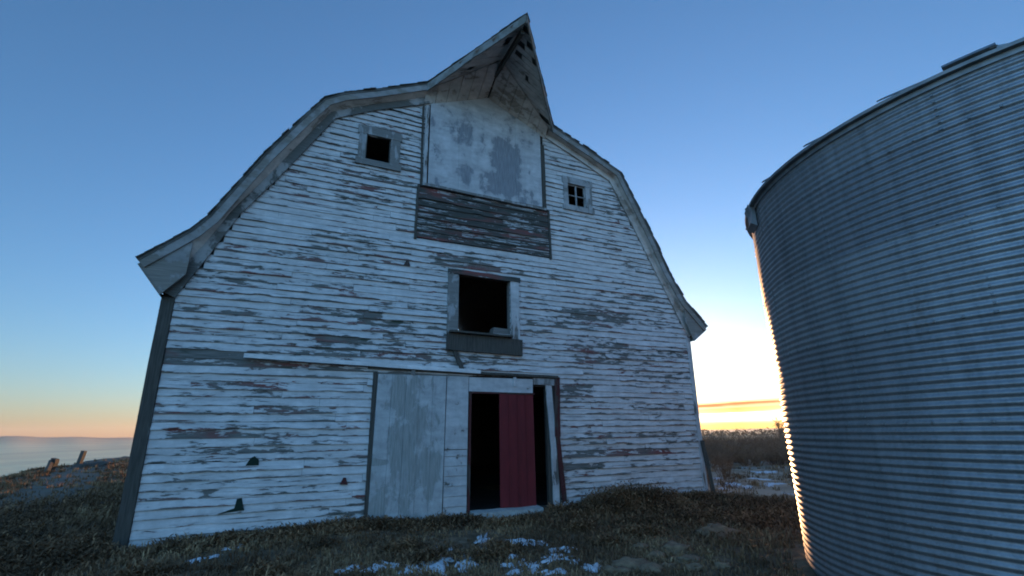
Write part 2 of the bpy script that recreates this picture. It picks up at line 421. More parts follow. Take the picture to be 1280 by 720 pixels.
def clapboards(mb, s_lo, s_hi, z_lo, z_hi, topf, hs, pitch=0.132, y0=0.0, lap=0.028, seed=1, full_wear=0.0, minlen=1.2, maxlen=4.2):
    rnd = random.Random(seed)
    z = z_lo; row = 0
    while z < z_hi:
        z1 = z+pitch
        s = s_lo - rnd.uniform(0,0.6)
        # a slightly crooked course
        sag = rnd.uniform(-0.006,0.006)
        while s < s_hi:
            e = s + rnd.uniform(minlen,maxlen)
            br = rnd.random(); tilt = rnd.uniform(-0.005,0.005); push = rnd.uniform(0,0.006)
            drop = rnd.uniform(-0.008,0.004)
            if rnd.random() < 0.04: push += 0.012
            a, c = max(s,s_lo)+0.002, min(e,s_hi)-0.002
            if c-a > 0.03:
                # split the board at holes and roof line
                n = max(1,int((c-a)/0.11)); st = (c-a)/n
                run = []
                def flush(run):
                    if len(run) < 2: return
                    vs=[]; bf=[]; wr=[]
                    for (q, zt) in run:
                        wob = 0.006*nz(q*2.2, z*9.0, seed) 
                        zb = z+drop+tilt*(q-a)+sag+wob - 0.012
                        if nz(q*1.7, z*13.0, 5.0+seed) > 0.42: zb += 0.022*min(1,(nz(q*1.7,z*13.0,5.0+seed)-0.42)*12)
                        f1 = min(1.0,(zt-z)/pitch)
                        rb_=(br*7.3)%1; yt = y0-0.004-push*0.3; yb = y0-lap*(0.45+0.9*rb_)-push - 0.004*nz(q*1.1,z*5,2.0)
                        yt_ = yb+(yt-yb)*f1
                        vs += [(q,y0+0.012,zb+0.002),(q,yb,zb),(q,yb,zb+0.010),(q,yt_,zt)]
                        bf += [0,0,0.07,f1]
                        w = full_wear + wear_at(q+0.25*nz(q,z*7,1.0), z+0.06)
                        wr += [w]*4
                    F_=[]
                    for i in range(len(run)-1):
                        k=i*4
                        for j in range(3): F_.append((k+j,k+4+j,k+5+j,k+1+j))
                    F_.append((0,1,2,3)); k=(len(run)-1)*4; F_.append((k+3,k+2,k+1,k))
                    mb.add(vs,F_,bf=bf,br=br,wear=wr)
                for i in range(n+1):
                    q = a+st*i
                    zt = min(z1+0.004, topf(q))
                    h = in_hole(q,q,z+0.02,z1-0.01,hs)
                    if zt <= z+0.015: flush(run); run=[]; continue
                    if h:
                        # snap to hole edge
                        if run and run[-1][0] < h[0]: run.append((h[0], run[-1][1]))
                        flush(run); run=[]
                        # start again at the far edge if the next station is past it
                        if q <= h[1] < q+st and i < n and not in_hole(h[1]+0.001,h[1]+0.001,z+0.02,z1-0.01,hs):
                            run=[(h[1], min(z1+0.004,topf(h[1])))]
                        continue
                    run.append((q,zt))
                flush(run)
            s = e
        z = z1; row += 1

sd = MB()
clapboards(sd, 0.0, W, -0.12, 10.0, lambda s: wall_top(s)+0.12, holes, seed=3)
sd.build('siding', M['siding'], barn)

# the wall behind the boards: sheathing with real openings, gable shaped
def sheath(mb, y0, y1, hs, mi=0):
    ss = sorted(set([-0.19, W+0.03] + [p[0] for p in Lp+Rp] + [v for h in hs for v in h[:2]]))
    for a,c in zip(ss,ss[1:]):
        if c-a < 1e-4: continue
        mid = (a+c)/2
        cuts = sorted([(h[2],h[3]) for h in hs if h[0] < mid < h[1]])
        z = -0.3
        segs = []
        for lo,hi in cuts:
            if lo > z: segs.append((z,lo))
            z = max(z,hi)
        segs.append((z,None))
        for lo,hi in segs:
            ta = wall_top(a)+0.10 if hi is None else hi; tc = wall_top(c)+0.10 if hi is None else hi
            if min(ta,tc) <= lo: continue
            mb.hexa([(a,y0,lo),(c,y0,lo),(c,y1,lo),(a,y1,lo),(a,y0,ta),(c,y0,tc),(c,y1,tc),(a,y1,ta)], mi)
open_holes = [holes[0],holes[1],holes[2],(4.32,7.28,7.0,8.9),(5.40,7.22,0.12,2.58)]
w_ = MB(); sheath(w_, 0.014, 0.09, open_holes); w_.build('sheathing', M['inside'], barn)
DEP = 15.0
w_ = MB(); sheath(w_, DEP-0.15, DEP, []); 
w_.build('rear_wall', M['wood_grey'], barn)
# side walls, clad in bare weathered boards
for sx, x0, x1, nm in ((-1,-0.19,-0.07,'side_wall'),(1,W-0.09,W+0.03,'side_wall')):
    sw = MB(); sw.box((x0,0.093,-0.3),(x1,DEP-0.153,4.0))
    for k in range(28):
        z = -0.1+k*0.145
        xa = x0-0.02 if sx<0 else x1+0.02; xb = x0 if sx<0 else x1
        vs=[(xa,0.02,z),(xa,DEP,z),(xb+sx*0.003,DEP,z+0.15),(xb+sx*0.003,0.02,z+0.15),(xb,0.02,z),(xb,DEP,z)]
        sw.add(vs,[(0,1,2,3),(4,5,1,0)])
    sw.build(nm, M['wood_grey'], barn)
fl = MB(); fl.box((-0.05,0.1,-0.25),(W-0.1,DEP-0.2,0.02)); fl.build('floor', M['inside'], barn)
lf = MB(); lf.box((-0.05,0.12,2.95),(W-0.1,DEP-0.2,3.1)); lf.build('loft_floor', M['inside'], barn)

# corner boards
cb = MB(); cb.beam((-0.10,-0.018,-0.2),(-0.10,-0.018,3.9),0.19,0.05,up=(0,1,0),segs=14,wob=0.003); cb.build('corner_board', M['wood_dark'], barn)
cb = MB(); cb.beam((W+0.0,-0.022,-0.2),(W-0.0,-0.022,4.0),0.13,0.04,up=(0,1,0),segs=10,wob=0.002); cb.build('corner_board', M['trim_v'], barn)

# roof skin: outer profile (top), measured along the front edge
prof = [(-0.60,4.47),(-0.25,4.80),(0.09,5.13),(0.30,5.42),(0.60,6.02),(1.03,6.87),(1.60,7.84),(1.99,8.45),(2.36,8.70),(3.02,9.0),(4.19,9.58),
        (5.80,10.40),(7.55,9.36),(8.77,8.87),(9.67,8.45),(10.64,6.60),(11.0,5.78),(11.50,4.96),(12.18,4.31)]
def offs(pr, d):
    out=[]
    for i,(x,z) in enumerate(pr):
        x0,z0 = pr[max(i-1,0)]; x1,z1 = pr[min(i+1,len(pr)-1)]
        tx,tz = x1-x0,z1-z0; l = math.hypot(tx,tz); out.append((x+tz/l*d, z-tx/l*d))
    return out
iA, iB, iT = 10, 12, 11      # hood springs from here; iT the ridge
def subdiv(pr, n=2):
    return pr
inner = offs(prof, 0.05)
YB = DEP+0.3
def ridge_front(i): return OV
rf = MB()
ny = 26
def roofstrip(mb, pr, inn, i0, i1, yf, yb, thick=True):
    pass
for i in range(len(prof)-1):
    a, c = prof[i], prof[i+1]; ai, ci = inner[i], inner[i+1]
    # front edge y: hood between iA..iB reaches forward to the tip
    def fy(k): return -2.25 if k == iT else OV-0.02
    vs=[]; nseg=10
    for j in range(nseg+1):
        t=j/nseg
        for (p,k) in ((a,i),(c,i+1)):
            y = fy(k)+(YB-fy(k))*t
            vs.append((p[0],y,p[1]+0.02*nz(p[0]*1.1,y*0.8,2.0)))
        for (p,k) in ((ai,i),(ci,i+1)):
            y = fy(k)+(YB-fy(k))*t
            vs.append((p[0],y,p[1]))
    F_=[]
    for j in range(nseg):
        k=j*4; F_ += [(k,k+1,k+5,k+4),(k+3,k+2,k+6,k+7)]
        if i==0: F_.append((k+2,k,k+4,k+6))
        if i==len(prof)-2: F_.append((k+1,k+3,k+7,k+5))
    F_.append((1,0,2,3)); k=nseg*4; F_.append((k,k+1,k+3,k+2))
    rf.add(vs,F_)
# shingle courses that give the roof edge its ragged outline
rnd = random.Random(5)
for i in range(len(prof)-1):
    (xa,za),(xb,zb) = prof[i],prof[i+1]
    if i < iT: (xl,zl),(xh,zh) = (xa,za),(xb,zb)
    else: (xl,zl),(xh,zh) = (xb,zb),(xa,za)
    L_ = math.hypot(xh-xl,zh-zl); nrow = max(1,int(L_/0.14))
    for r_i in range(nrow):
        t0 = r_i/nrow; t1 = min(1,(r_i+1.3)/nrow)
        sgn = 1 if i < iT else -1
        nx, nz_ = -(zh-zl)/L_*sgn, (xh-xl)/L_*sgn
        def yf(t):
            kf = {iA:OV-0.02, iT:-2.25, iB:OV-0.02}
            lo, hi = (i, i+1) if i < iT else (i+1, i)
            ya, yb_ = (-2.25 if lo==iT else OV-0.02), (-2.25 if hi==iT else OV-0.02)
            return ya+(yb_-ya)*t
        y = yf(t0) - rnd.uniform(0.0,0.05)
        while y < 6.0:
            wd = rnd.uniform(0.08,0.22)*(1 if y<1.5 else 4); y2 = min(y+wd,6.2)
            if rnd.random() > 0.05:
                o0 = 0.016+rnd.uniform(0,0.008); o1 = 0.008
                j0 = rnd.uniform(-0.025,0.012)
                def P(t,o,yy): return (xl+(xh-xl)*t+nx*o, yy, zl+(zh-zl)*t+nz_*o)
                tt = t0 + j0/L_
                sh = yf(t1)-yf(t0)
                vs=[P(tt,o0,y),P(tt,o0,y2),P(t1,o1,y2+ (sh if y<0 else 0)),P(t1,o1,y+(sh if y<0 else 0)),P(tt,0.0,y),P(tt,0.0,y2),P(t1,0,y2+(sh if y<0 else 0)),P(t1,0,y+(sh if y<0 else 0))]
                rf.add(vs,[(0,1,2,3),(0,4,5,1),(0,3,7,4),(1,5,6,2)])
            y = y2+0.006
rf.build('roof', M['shingle'], barn)

# fascia (rake) boards on the front edge, soffit under them, frieze on the wall
def path_board(mb, pr, y0, y1, d0, d1, i0, i1, gap=0.0):
    A = offs(pr,d0); B = offs(pr,d1)
    for i in range(i0,i1):
        a0,a1,b0,b1 = A[i],A[i+1],B[i],B[i+1]
        mb.hexa([(b0[0],y0,b0[1]),(b1[0],y0,b1[1]),(b1[0],y1,b1[1]),(b0[0],y1,b0[1]),(a0[0],y0,a0[1]),(a1[0],y0,a1[1]),(a1[0],y1,a1[1]),(a0[0],y1,a0[1])])
for (i0,i1) in ((0,iA),(iB,len(prof)-1)):
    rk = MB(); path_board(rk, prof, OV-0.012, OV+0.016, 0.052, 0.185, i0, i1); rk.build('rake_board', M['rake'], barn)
    so = MB(); A_ = offs(prof,0.17); wl = offs(Lp if i0==0 else Rp, -0.14)
    def near(p):
        best=None
        for (a,c) in zip(wl,wl[1:]):
            dx,dz=c[0]-a[0],c[1]-a[1]; t=max(0,min(1,((p[0]-a[0])*dx+(p[1]-a[1])*dz)/(dx*dx+dz*dz)))
            q=(a[0]+dx*t,a[1]+dz*t); dd=math.hypot(q[0]-p[0],q[1]-p[1])
            if best is None or dd<best[0]: best=(dd,q)
        return best[1]
    vs=[]; k=0
    for i in range(i0,i1):
        for t in (0,.25,.5,.75)+((1,) if i==i1-1 else ()):
            p=(A_[i][0]+(A_[i+1][0]-A_[i][0])*t, A_[i][1]+(A_[i+1][1]-A_[i][1])*t); q=near(p)
            vs += [(p[0],OV+0.018,p[1]),(q[0],-0.03,q[1]),(q[0],-0.03,q[1]+0.02),(p[0],OV+0.018,p[1]+0.02)]; k+=1
    so.add(vs,[(i*4+j,i*4+(j+1)%4,i*4+4+(j+1)%4,i*4+4+j) for i in range(k-1) for j in range(4)])
    so.build('soffit', M['soffit'], barn)
def wall_board(mb, pts, y0, y1, w):
    A = pts; B = offs(pts, w)
    for i in range(len(pts)-1):
        a0,a1,b0,b1 = A[i],A[i+1],B[i],B[i+1]
        mb.hexa([(b0[0],y0,b0[1]),(b1[0],y0,b1[1]),(b1[0],y1,b1[1]),(b0[0],y1,b0[1]),(a0[0],y0,a0[1]),(a1[0],y0,a1[1]),(a1[0],y1,a1[1]),(a0[0],y1,a0[1])])
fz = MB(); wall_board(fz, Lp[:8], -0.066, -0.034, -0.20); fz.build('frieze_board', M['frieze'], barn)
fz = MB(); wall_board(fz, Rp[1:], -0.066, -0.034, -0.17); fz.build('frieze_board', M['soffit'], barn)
# closed eaves along both sides
ev = MB()
for sgn,(tx,tz),xw in ((-1,prof[0],-0.19),(1,prof[-1],W+0.03)):
    x0 = tx+0.03*(-sgn)
    za = tz-0.075
    ev.hexa([(min(x0,xw),OV-0.005,(za if x0<xw else 3.9)-0.02),(max(x0,xw),OV-0.005,(3.9 if x0<xw else za)-0.02),(max(x0,xw),YB-0.1,(3.9 if x0<xw else za)-0.02),(min(x0,xw),YB-0.1,(za if x0<xw else 3.9)-0.02),
             (min(x0,xw),OV-0.005,(za if x0<xw else 3.9)),(max(x0,xw),OV-0.005,(3.9 if x0<xw else za)),(max(x0,xw),YB-0.1,(3.9 if x0<xw else za)),(min(x0,xw),YB-0.1,(za if x0<xw else 3.9))])
    # triangular return closing the eave at the front
    if sgn < 0: tri=[(x0,za),(xw,3.9),(0.12,4.3),(0.14,5.0),(-0.25,4.66)]
    else: tri=[(x0,za),(11.46,4.75),(11.45,4.4),(xw,3.9)]
    y0,y1 = OV+0.022, OV+0.05
    n=len(tri); ev.add([(p[0],y0,p[1]) for p in tri]+[(p[0],y1,p[1]) for p in tri],[tuple(range(n)),tuple(range(2*n-1,n-1,-1))]+[(k,(k+1)%n,n+(k+1)%n,n+k) for k in range(n)])
ev.build('eave_box', M['rake'], barn)

# ---- hay hood: two triangular soffits of boards under the pointed roof, with fascia and hay rail
J1 = Vector((prof[iA][0],OV,prof[iA][1])); J2 = Vector((prof[iB][0],OV,prof[iB][1])); T = Vector((5.80,-2.25,10.40))
def hood_side(J, top, seed, holeset):
    """planks across the underside: strips parallel to the slope line at growing y"""
    mb = MB(); rnd = random.Random(seed)
    npl = 17
    apexw = Vector((5.80,0.0,10.40))
    for k in range(npl):
        # plank k between fractions of depth along ridge
        t0 = k/npl; t1 = (k+0.94)/npl
        y0 = -2.22*(1-t0)+0.0*t0; y1 = -2.22*(1-t1)+0.0*t1
        # at depth y the hood is as wide as fraction
        def edge(y):
            f = (y-T.y)/(OV-T.y); f=max(0,min(1,f)); return T.lerp(J,f)
        e0, e1 = edge(y0), edge(y1)
        cuts = [(0.0,1.0)]
        if k in holeset: 
            h0,h1 = holeset[k]; cuts=[(0.0,h0),(h1,1.0)]
        for c0,c1 in cuts:
            if c1-c0 < 0.02: continue
            dz = -0.13+rnd.uniform(-0.008,0.004)
            def pt(e,y,c):
                r_ = Vector((5.80,y,10.40)); p = r_.lerp(Vector((e.x,y,e.z)),c); p.z += dz; return p
            a,b2,c_,d = pt(e0,y0,c0),pt(e0,y0,c1),pt(e1,y1,c1),pt(e1,y1,c0)
            up = Vector((0,0,0.02))
            mb.add([a,b2,c_,d,a+up,b2+up,c_+up,d+up],[(0,1,2,3),(7,6,5,4),(0,4,5,1),(1,5,6,2),(2,6,7,3),(3,7,4,0)])
    return mb
hood_side(J1, T, 1, {3:(0.80,0.97),4:(0.10,0.45),5:(0.12,0.36),6:(0.82,0.95),9:(0.84,0.95),11:(0.55,0.66),12:(0.86,0.96)}).build('hood_soffit', M['soffit'], barn)
hood_side(J2, T, 2, {1:(0.2,0.97),3:(0.60,0.97),4:(0.15,0.5),5:(0.80,0.97),6:(0.2,0.42),9:(0.55,0.62),14:(0.80,0.97)}).build('hood_soffit', M['soffit'], barn)
for J,sg in ((J1,-1),(J2,1)):
    fb = MB()
    dn = Vector((0,0,-1)); a = J+Vector((0,0,-0.05)); c = T+Vector((0,0,-0.05))
    out = (T-J).cross(Vector((0,0,1))).normalized()*0.03*(1 if sg<0 else -1)
    n=10; vs=[]
    for i in range(n+1):
        p=a.lerp(c,i/n); h=0.20+0.015*nz(i*0.7,sg)
        if sg<0 and i in(4,5): h-=0.03
        vs += [p, p+out, p+out+dn*h, p+dn*h]
    F_=[]
    for i in range(n):
        k=i*4
        for j in range(4): F_.append((k+j,k+(j+1)%4,k+4+(j+1)%4,k+4+j))
    F_ += [(0,1,2,3),(n*4+3,n*4+2,n*4+1,n*4)]
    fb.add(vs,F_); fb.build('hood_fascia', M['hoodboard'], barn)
    for f_,w_,h_ in (((0.13,.10,.07),(0.30,.15,.10),(0.47,.13,.09),(0.64,.10,.07)) if sg<0 else ((0.12,.09,.06),(0.30,.14,.09),(0.36,.12,.08),(0.80,.16,.12))):  # dark wedges laid on the fascia, painting in shaded gaps under the roof edge
        p=c.lerp(a,f_)+out*1.03+dn*0.035; dr=(a-c).normalized()*w_; ob=out.normalized()*0.006
        g_=MB(); tri=[p-dr*0.5,p+dr*0.5+dn*0.01,p+dr*0.15+dn*h_]
        g_.add([q for q in tri]+[q+ob for q in tri],[(0,1,2),(5,4,3),(0,3,4,1),(1,4,5,2),(2,5,3,0)]); g_.build('fascia_gap_shade', M['dark_brown'], barn)
hr = MB(); hr.beam((5.80,-2.05,10.10),(5.80,0.0,10.10),0.07,0.13); hr.build('hay_rail', M['wood_dark'], barn)
# boxed soffit piece between wall and hood: slanting apron planks
ap = MB()
for sg,J in ((-1,J1),(1,J2)):
    for k in range(6):
        s0=5.8+sg*(0.02+k*0.27); s1=5.8+sg*(0.02+(k+1)*0.27-0.012)
        def zz(s): 
            t=abs(s-5.8)/abs(J.x-5.8); return 10.40+(J.z-10.40)*t
        vs=[]
        for s in (s0,s1):
            zt=zz(s)-0.16; f=min(1,abs(s-5.8)/abs(J.x-5.8)); yo=-0.16-(1-f)*0.75
            vs += [(s,-0.03,wall_top(s)-0.03),(s,yo,zt+0.0),(s,yo+0.02,zt+0.02),(s,-0.03,wall_top(s)+0.0)]
        ap.add(vs,[(0,1,5,4),(3,7,6,2),(1,2,6,5),(0,4,7,3),(0,3,2,1),(4,5,6,7)])
ap.build('hood_apron', M['soffit'], barn)

# ---- hay door
hd = empty('hay_door'); hd.parent = barn
dm = MB()
ss=[4.33,5.05,5.80,6.55,7.27]
for i,(a,c) in enumerate(zip(ss,ss[1:])):
    a+=0.0015; c-=0.0015
    y0=-0.055-0.004*(i%2)
    za=wall_top(a)-0.02; zc=wall_top(c)-0.02
    dm.hexa([(a,y0,7.02),(c,y0,7.02),(c,-0.012,7.02),(a,-0.012,7.02),(a,y0,za),(c,y0,zc),(c,-0.012,zc),(a,-0.012,za)])
bpy.data.objects.remove(hd)
hd = dm.build('hay_door', M['door_paint'], barn)
t_ = MB(); t_.box((4.215,-0.062,7.0),(4.295,-0.015,9.08)); t_.build('door_trim', M['trim_v'], hd)
t_ = MB(); t_.beam((4.175,-0.03,6.95),(4.16,-0.03,9.04),0.045,0.05,up=(0,1,0),segs=8,wob=0.006); t_.build('door_jamb', M['wood_dark'], hd)
t_ = MB(); t_.beam((7.34,-0.035,6.92),(7.33,-0.035,8.80),0.10,0.05,up=(0,1,0),segs=8,wob=0.005); t_.build('door_jamb', M['wood_dark'], hd)
t_ = MB(); t_.beam((4.2,-0.075,6.985),(7.36,-0.075,6.955),0.05,0.06,segs=8,wob=0.004); t_.build('door_sill', M['trim_grey'], hd)
# bare lower panel
pn = MB()
clapboards(pn, 4.11, 7.45, 5.72, 6.93, lambda s: 6.93, [], pitch=0.155, y0=-0.02, lap=0.03, seed=9, full_wear=0.0, minlen=0.8, maxlen=2.4)
pn.build('bare_panel', M['bare'], barn)
t_ = MB(); t_.beam((4.10,-0.035,5.66),(4.12,-0.035,6.96),0.05,0.05,up=(0,1,0),segs=8,wob=0.005); t_.build('panel_trim', M['wood_dark'], barn)
t_ = MB(); t_.beam((7.46,-0.035,5.66),(7.44,-0.035,6.95),0.05,0.05,up=(0,1,0),segs=8,wob=0.005); t_.build('panel_trim', M['wood_dark'], barn)

# ---- small gable windows
def frame_boards(mb, s0,s1,z0,z1, S0,S1,Z0,Z1, y=-0.05, lip=0.03, t=0.03):
    mb.box((S0,y,z0+0.001),(s0,y+t,z1-0.001)); mb.box((s1,y,z0+0.001),(S1,y+t,z1-0.001))
    mb.box((S0-lip,y-0.006,z1),(S1+lip,y+t,Z1)); mb.box((S0-lip*1.3,y-0.02,Z0),(S1+lip*1.3,y+t,z0))
for k,(h,fr) in enumerate(((holes[0],(2.77,3.67,7.19,8.15)),(holes[1],(7.93,8.80,7.10,8.06)))):
    wn = MB(); frame_boards(wn, *h, *fr); wf = wn.build('window', M['trim_grey'], barn)
    sh = MB(); s0,s1,z0,z1 = h
    rr_=0.03
    if k==1:
        for (a,c,e,f_) in ((s0,s0+rr_,z0,z1),(s1-rr_,s1,z0,z1),((s0+s1)/2-0.018,(s0+s1)/2+0.018,z0,z1)):
            sh.box((a,0.0,e),(c,0.03,f_))
        sh.box((s0+rr_+0.001,0.002,z0),(s1-rr_-0.001,0.028,z0+rr_)); sh.box((s0+rr_+0.001,0.002,z1-rr_),(s1-rr_-0.001,0.028,z1))
        sh.box((s0+rr_+0.001,0.004,(z0+z1)/2-0.01),((s0+s1)/2-0.019,0.026,(z0+z1)/2+0.01))
        sh.box(((s0+s1)/2+0.019,0.004,(z0+z1)/2-0.01),(s1-rr_-0.001,0.026,(z0+z1)/2+0.01))
        sh.build('sash', M['trim_grey'], wf)
    else:
        sh.box((s0,0.0,z0),(s0+0.02,0.05,z1)); sh.build('jamb', M['wood_dark'], wf); sh=MB(); sh.box((s1-0.02,0.0,z0),(s1,0.05,z1)); sh.build('jamb', M['wood_dark'], wf)

# ---- centre opening
s0,s1,z0,z1 = holes[2]
wn = MB(); wn.beam(((s0+4.87)/2,-0.045,3.62),((s0+4.87)/2,-0.045,4.96),0.24,0.035,up=(0,1,0),segs=6,wob=0.004)
op = wn.build('window_opening', M['trim_grey'], barn)
t_ = MB(); t_.beam((6.47,-0.052,3.60),(6.46,-0.052,5.00),0.21,0.035,up=(0,1,0),segs=2); t_.build('casing', M['trim_v'], op)
t_ = MB(); t_.beam((4.86,-0.055,5.02),(6.60,-0.055,5.00),0.05,0.11,segs=8,wob=0.005); t_.build('head_casing', M['bare'], op)
t_ = MB(); t_.beam((4.86,-0.065,3.46),(6.62,-0.065,3.42),0.06,0.36,segs=8,wob=0.006); t_.beam((4.9,-0.11,3.665),(6.35,-0.11,3.64),0.16,0.04,segs=8,wob=0.006); t_.build('window_sill', M['wood_dark'], op)
t_ = MB()
t_.hexa([(5.93,0.02,3.62),(6.34,0.02,3.62),(6.36,0.35,3.62),(5.93,0.30,3.62),(5.98,0.03,3.86),(6.33,0.02,3.84),(6.35,0.33,3.85),(6.0,0.3,3.87)])
t_.build('broken_board', M['wood_grey'], op)
t_ = MB(); t_.box((s0,0.0,3.7),(s0+0.03,0.09,4.95)); t_.build('jamb', M['wood_grey'], op); t_=MB(); t_.box((s1-0.03,0.0,3.7),(s1,0.09,4.95)); t_.build('jamb', M['wood_grey'], op)
# crooked loose slat below it
t_ = MB(); t_.beam((5.04,-0.055,3.28),(5.24,-0.06,2.83),0.09,0.03,up=(0,1,0),segs=3,wob=0.005); t_.build('loose_slat', M['wood_dark'], barn)

# ---- door track ledge
t_ = MB(); t_.beam((1.17,-0.105,2.96),(5.60,-0.105,2.84),0.07,0.075,segs=14,wob=0.003); t_.build('track_board', M['track'], barn)
t_ = MB(); t_.beam((3.3,-0.055,2.845),(7.50,-0.055,2.77),0.05,0.04,segs=14,wob=0.004); t_.beam((5.605,-0.075,2.82),(7.5,-0.075,2.80),0.08,0.05,segs=6,wob=0.004); t_.build('track_rail', M['wood_dark'], barn)

# ---- big sliding door, left
dm = MB()
for q_ in range(5):
    a_=3.47+q_*0.275; c_=a_+0.271; yy=-0.076-0.004*((q_*7)%3)
    dm.hexa([(a_,yy,-0.05),(c_,yy,-0.05),(c_,-0.06,-0.05),(a_,-0.06,-0.05),(a_+.03,yy,2.73),(c_+.03,yy,2.733),(c_+.03,-0.06,2.733),(a_+.03,-0.06,2.73)])
dm.hexa([(3.47,-0.058,-0.05),(4.84,-0.058,-0.05),(4.84,-0.035,-0.05),(3.47,-0.035,-0.05),(3.50,-0.058,2.73),(4.86,-0.058,2.735),(4.86,-0.035,2.735),(3.50,-0.035,2.73)])
bd = dm.build('sliding_door', M['bigdoor_paint'], barn)
t_ = MB(); t_.beam((3.43,-0.045,-0.1),(3.455,-0.045,2.78),0.06,0.045,up=(0,1,0),segs=8,wob=0.005); t_.build('door_edge', M['wood_dark'], bd)
t_ = MB(); t_.beam((4.18,-0.085,2.73),(4.18,-0.085,2.84),0.08,0.02,up=(0,1,0)); t_.build('hanger', M['trim_grey'], bd)
bk = MB(); bk.box((3.42,-0.03,-0.2),(5.38,0.012,2.80)); bk.build('door_backing', M['wood_grey'], barn)
# panel strip beside it
t_ = MB(); t_.hexa([(4.875,-0.062,1.30),(5.35,-0.062,1.30),(5.35,-0.032,1.30),(4.875,-0.032,1.30),(4.895,-0.062,2.74),(5.36,-0.062,2.74),(5.36,-0.032,2.74),(4.895,-0.032,2.74)])
t_.build('wall_panel', M['trim_white'], barn)
t_ = MB()
rnd = random.Random(2)
zz=-0.12
while zz<1.29:
    z2=min(zz+0.185,1.292)
    t_.hexa([(4.87,-0.060-rnd.uniform(0,.008),zz),(5.345,-0.060-rnd.uniform(0,.008),zz),(5.345,-0.032,zz),(4.87,-0.032,zz),(4.875,-0.05,z2-0.006),(5.35,-0.05,z2-0.006),(5.35,-0.032,z2-0.006),(4.875,-0.032,z2-0.006)])
    zz=z2
t_.build('lower_planks', M['trim_white'], barn)
# header board over the red door
t_ = MB(); t_.hexa([(5.37,-0.065,2.44),(6.86,-0.065,2.43),(6.86,-0.02,2.43),(5.37,-0.02,2.44),(5.37,-0.065,2.73),(6.87,-0.065,2.735),(6.87,-0.02,2.735),(5.37,-0.02,2.73)])
t_.beam((6.42,-0.08,2.56),(6.42,-0.08,2.76),0.07,0.02,up=(0,1,0)); t_.build('door_header', M['trim_white'], barn)
# doorway
dw = MB()
dw.beam((5.385,-0.04,0.12),(5.40,-0.04,2.44),0.05,0.07,up=(0,1,0),segs=6,wob=0.004); dw.beam((5.36,-0.05,2.415),(6.90,-0.05,2.415),0.06,0.035,segs=4)
dwo = dw.build('door_frame', M['red_trim'], barn)
rd = MB(); 
rd.hexa([(6.07,-0.075,0.16),(6.885,-0.055,0.13),(6.885,-0.02,0.13),(6.07,-0.035,0.16),(6.06,-0.075,2.395),(6.87,-0.055,2.395),(6.87,-0.02,2.395),(6.06,-0.035,2.395)])
for q_ in (6.27,6.48,6.68): rd.beam((q_,-0.078,0.17),(q_-0.008,-0.078,2.39),0.012,0.012,up=(0,1,0))
rdo = rd.build('red_door', M['red'], barn)
# right gap: lintel, white lath, red post
t_ = MB(); t_.beam((6.88,-0.05,2.70),(7.42,-0.05,2.69),0.05,0.16,segs=2); t_.build('lintel', M['trim_grey'], barn)
t_ = MB(); t_.beam((7.27,-0.045,2.62),(7.36,-0.055,1.2),0.15,0.03,up=(0,1,0),segs=4,wob=0.003); t_.beam((7.355,-0.05,1.2),(7.37,-0.06,-0.12),0.15,0.03,up=(0,1,0),segs=4,wob=0.003); t_.build('door_casing', M['trim_v'], barn)
t_ = MB(); t_.beam((7.485,-0.06,2.80),(7.44,-0.07,1.5),0.13,0.06,up=(0,1,0),segs=3,wob=0.004); t_.beam((7.445,-0.07,1.5),(7.55,-0.09,0.1),0.10,0.06,up=(0,1,0),segs=3,wob=0.004); t_.build('door_post', M['red_trim'], barn)
bk = MB(); bk.box((7.22,-0.018,-0.2),(7.52,0.013,2.80)); bk.build('door_backing', M['wood_dark'], barn)
# foundation lip
for lo,hi in ((-0.1,5.3),(7.2,W)):
  f_ = MB(); a=lo
  while a < hi:
    f_.box((a,-0.05+0.02*random.random(),-0.35),(a+0.4,0.012,-0.10+0.05*random.random())); a+=0.4
  f_.build('foundation', M['concrete'], barn)

# odd fixings on the wall
for (s,z,nm,mt) in ((3.95,5.05,'bracket','dark_brown'),(3.02,0.78,'bracket','dark_brown')):
    t_=MB(); t_.hexa([(s-.07,-.06,z-.02),(s+.07,-.06,z-.03),(s+.06,-.02,z-.03),(s-.06,-.02,z-.02),(s-.01,-.055,z+.09),(s+.03,-.055,z+.09),(s+.03,-.02,z+.09),(s-.01,-.02,z+.09)]); t_.build(nm, M['red_trim'], barn)
for (s,z,w2) in ((1.52,1.17,.1),(1.35,0.48,.1)):
    t_=MB(); 
    vs=[(s-w2,-.03,z-.04),(s+w2,-.03,z-.04),(s+w2*.9,-.034,z+.05),(s+.02,-.034,z+.11),(s-w2*.4,-.034,z+.08)]
    if z<1: vs=[(s-w2*2.4,-.034,z-.07),(s+w2*1.4,-.034,z-.04),(s+w2*1.2,-.036,z+.02),(s+w2*.8,-.036,z+.15),(s+w2*0.1,-.036,z+.14),(s-w2*.1,-.036,z+.0)]
    n=len(vs); t_.add(vs+[(p[0],p[1]+.015,p[2]) for p in vs],[tuple(range(n)),tuple(range(2*n-1,n-1,-1))]+[((k+1)%n,k,n+k,n+(k+1)%n) for k in range(n)])
    t_.build('tin_patch', leafmat('green_tin_%d'%int(z*10),(0.012,0.026,0.02),(0.012,0.026,0.02),(0.012,0.026,0.02)), barn)

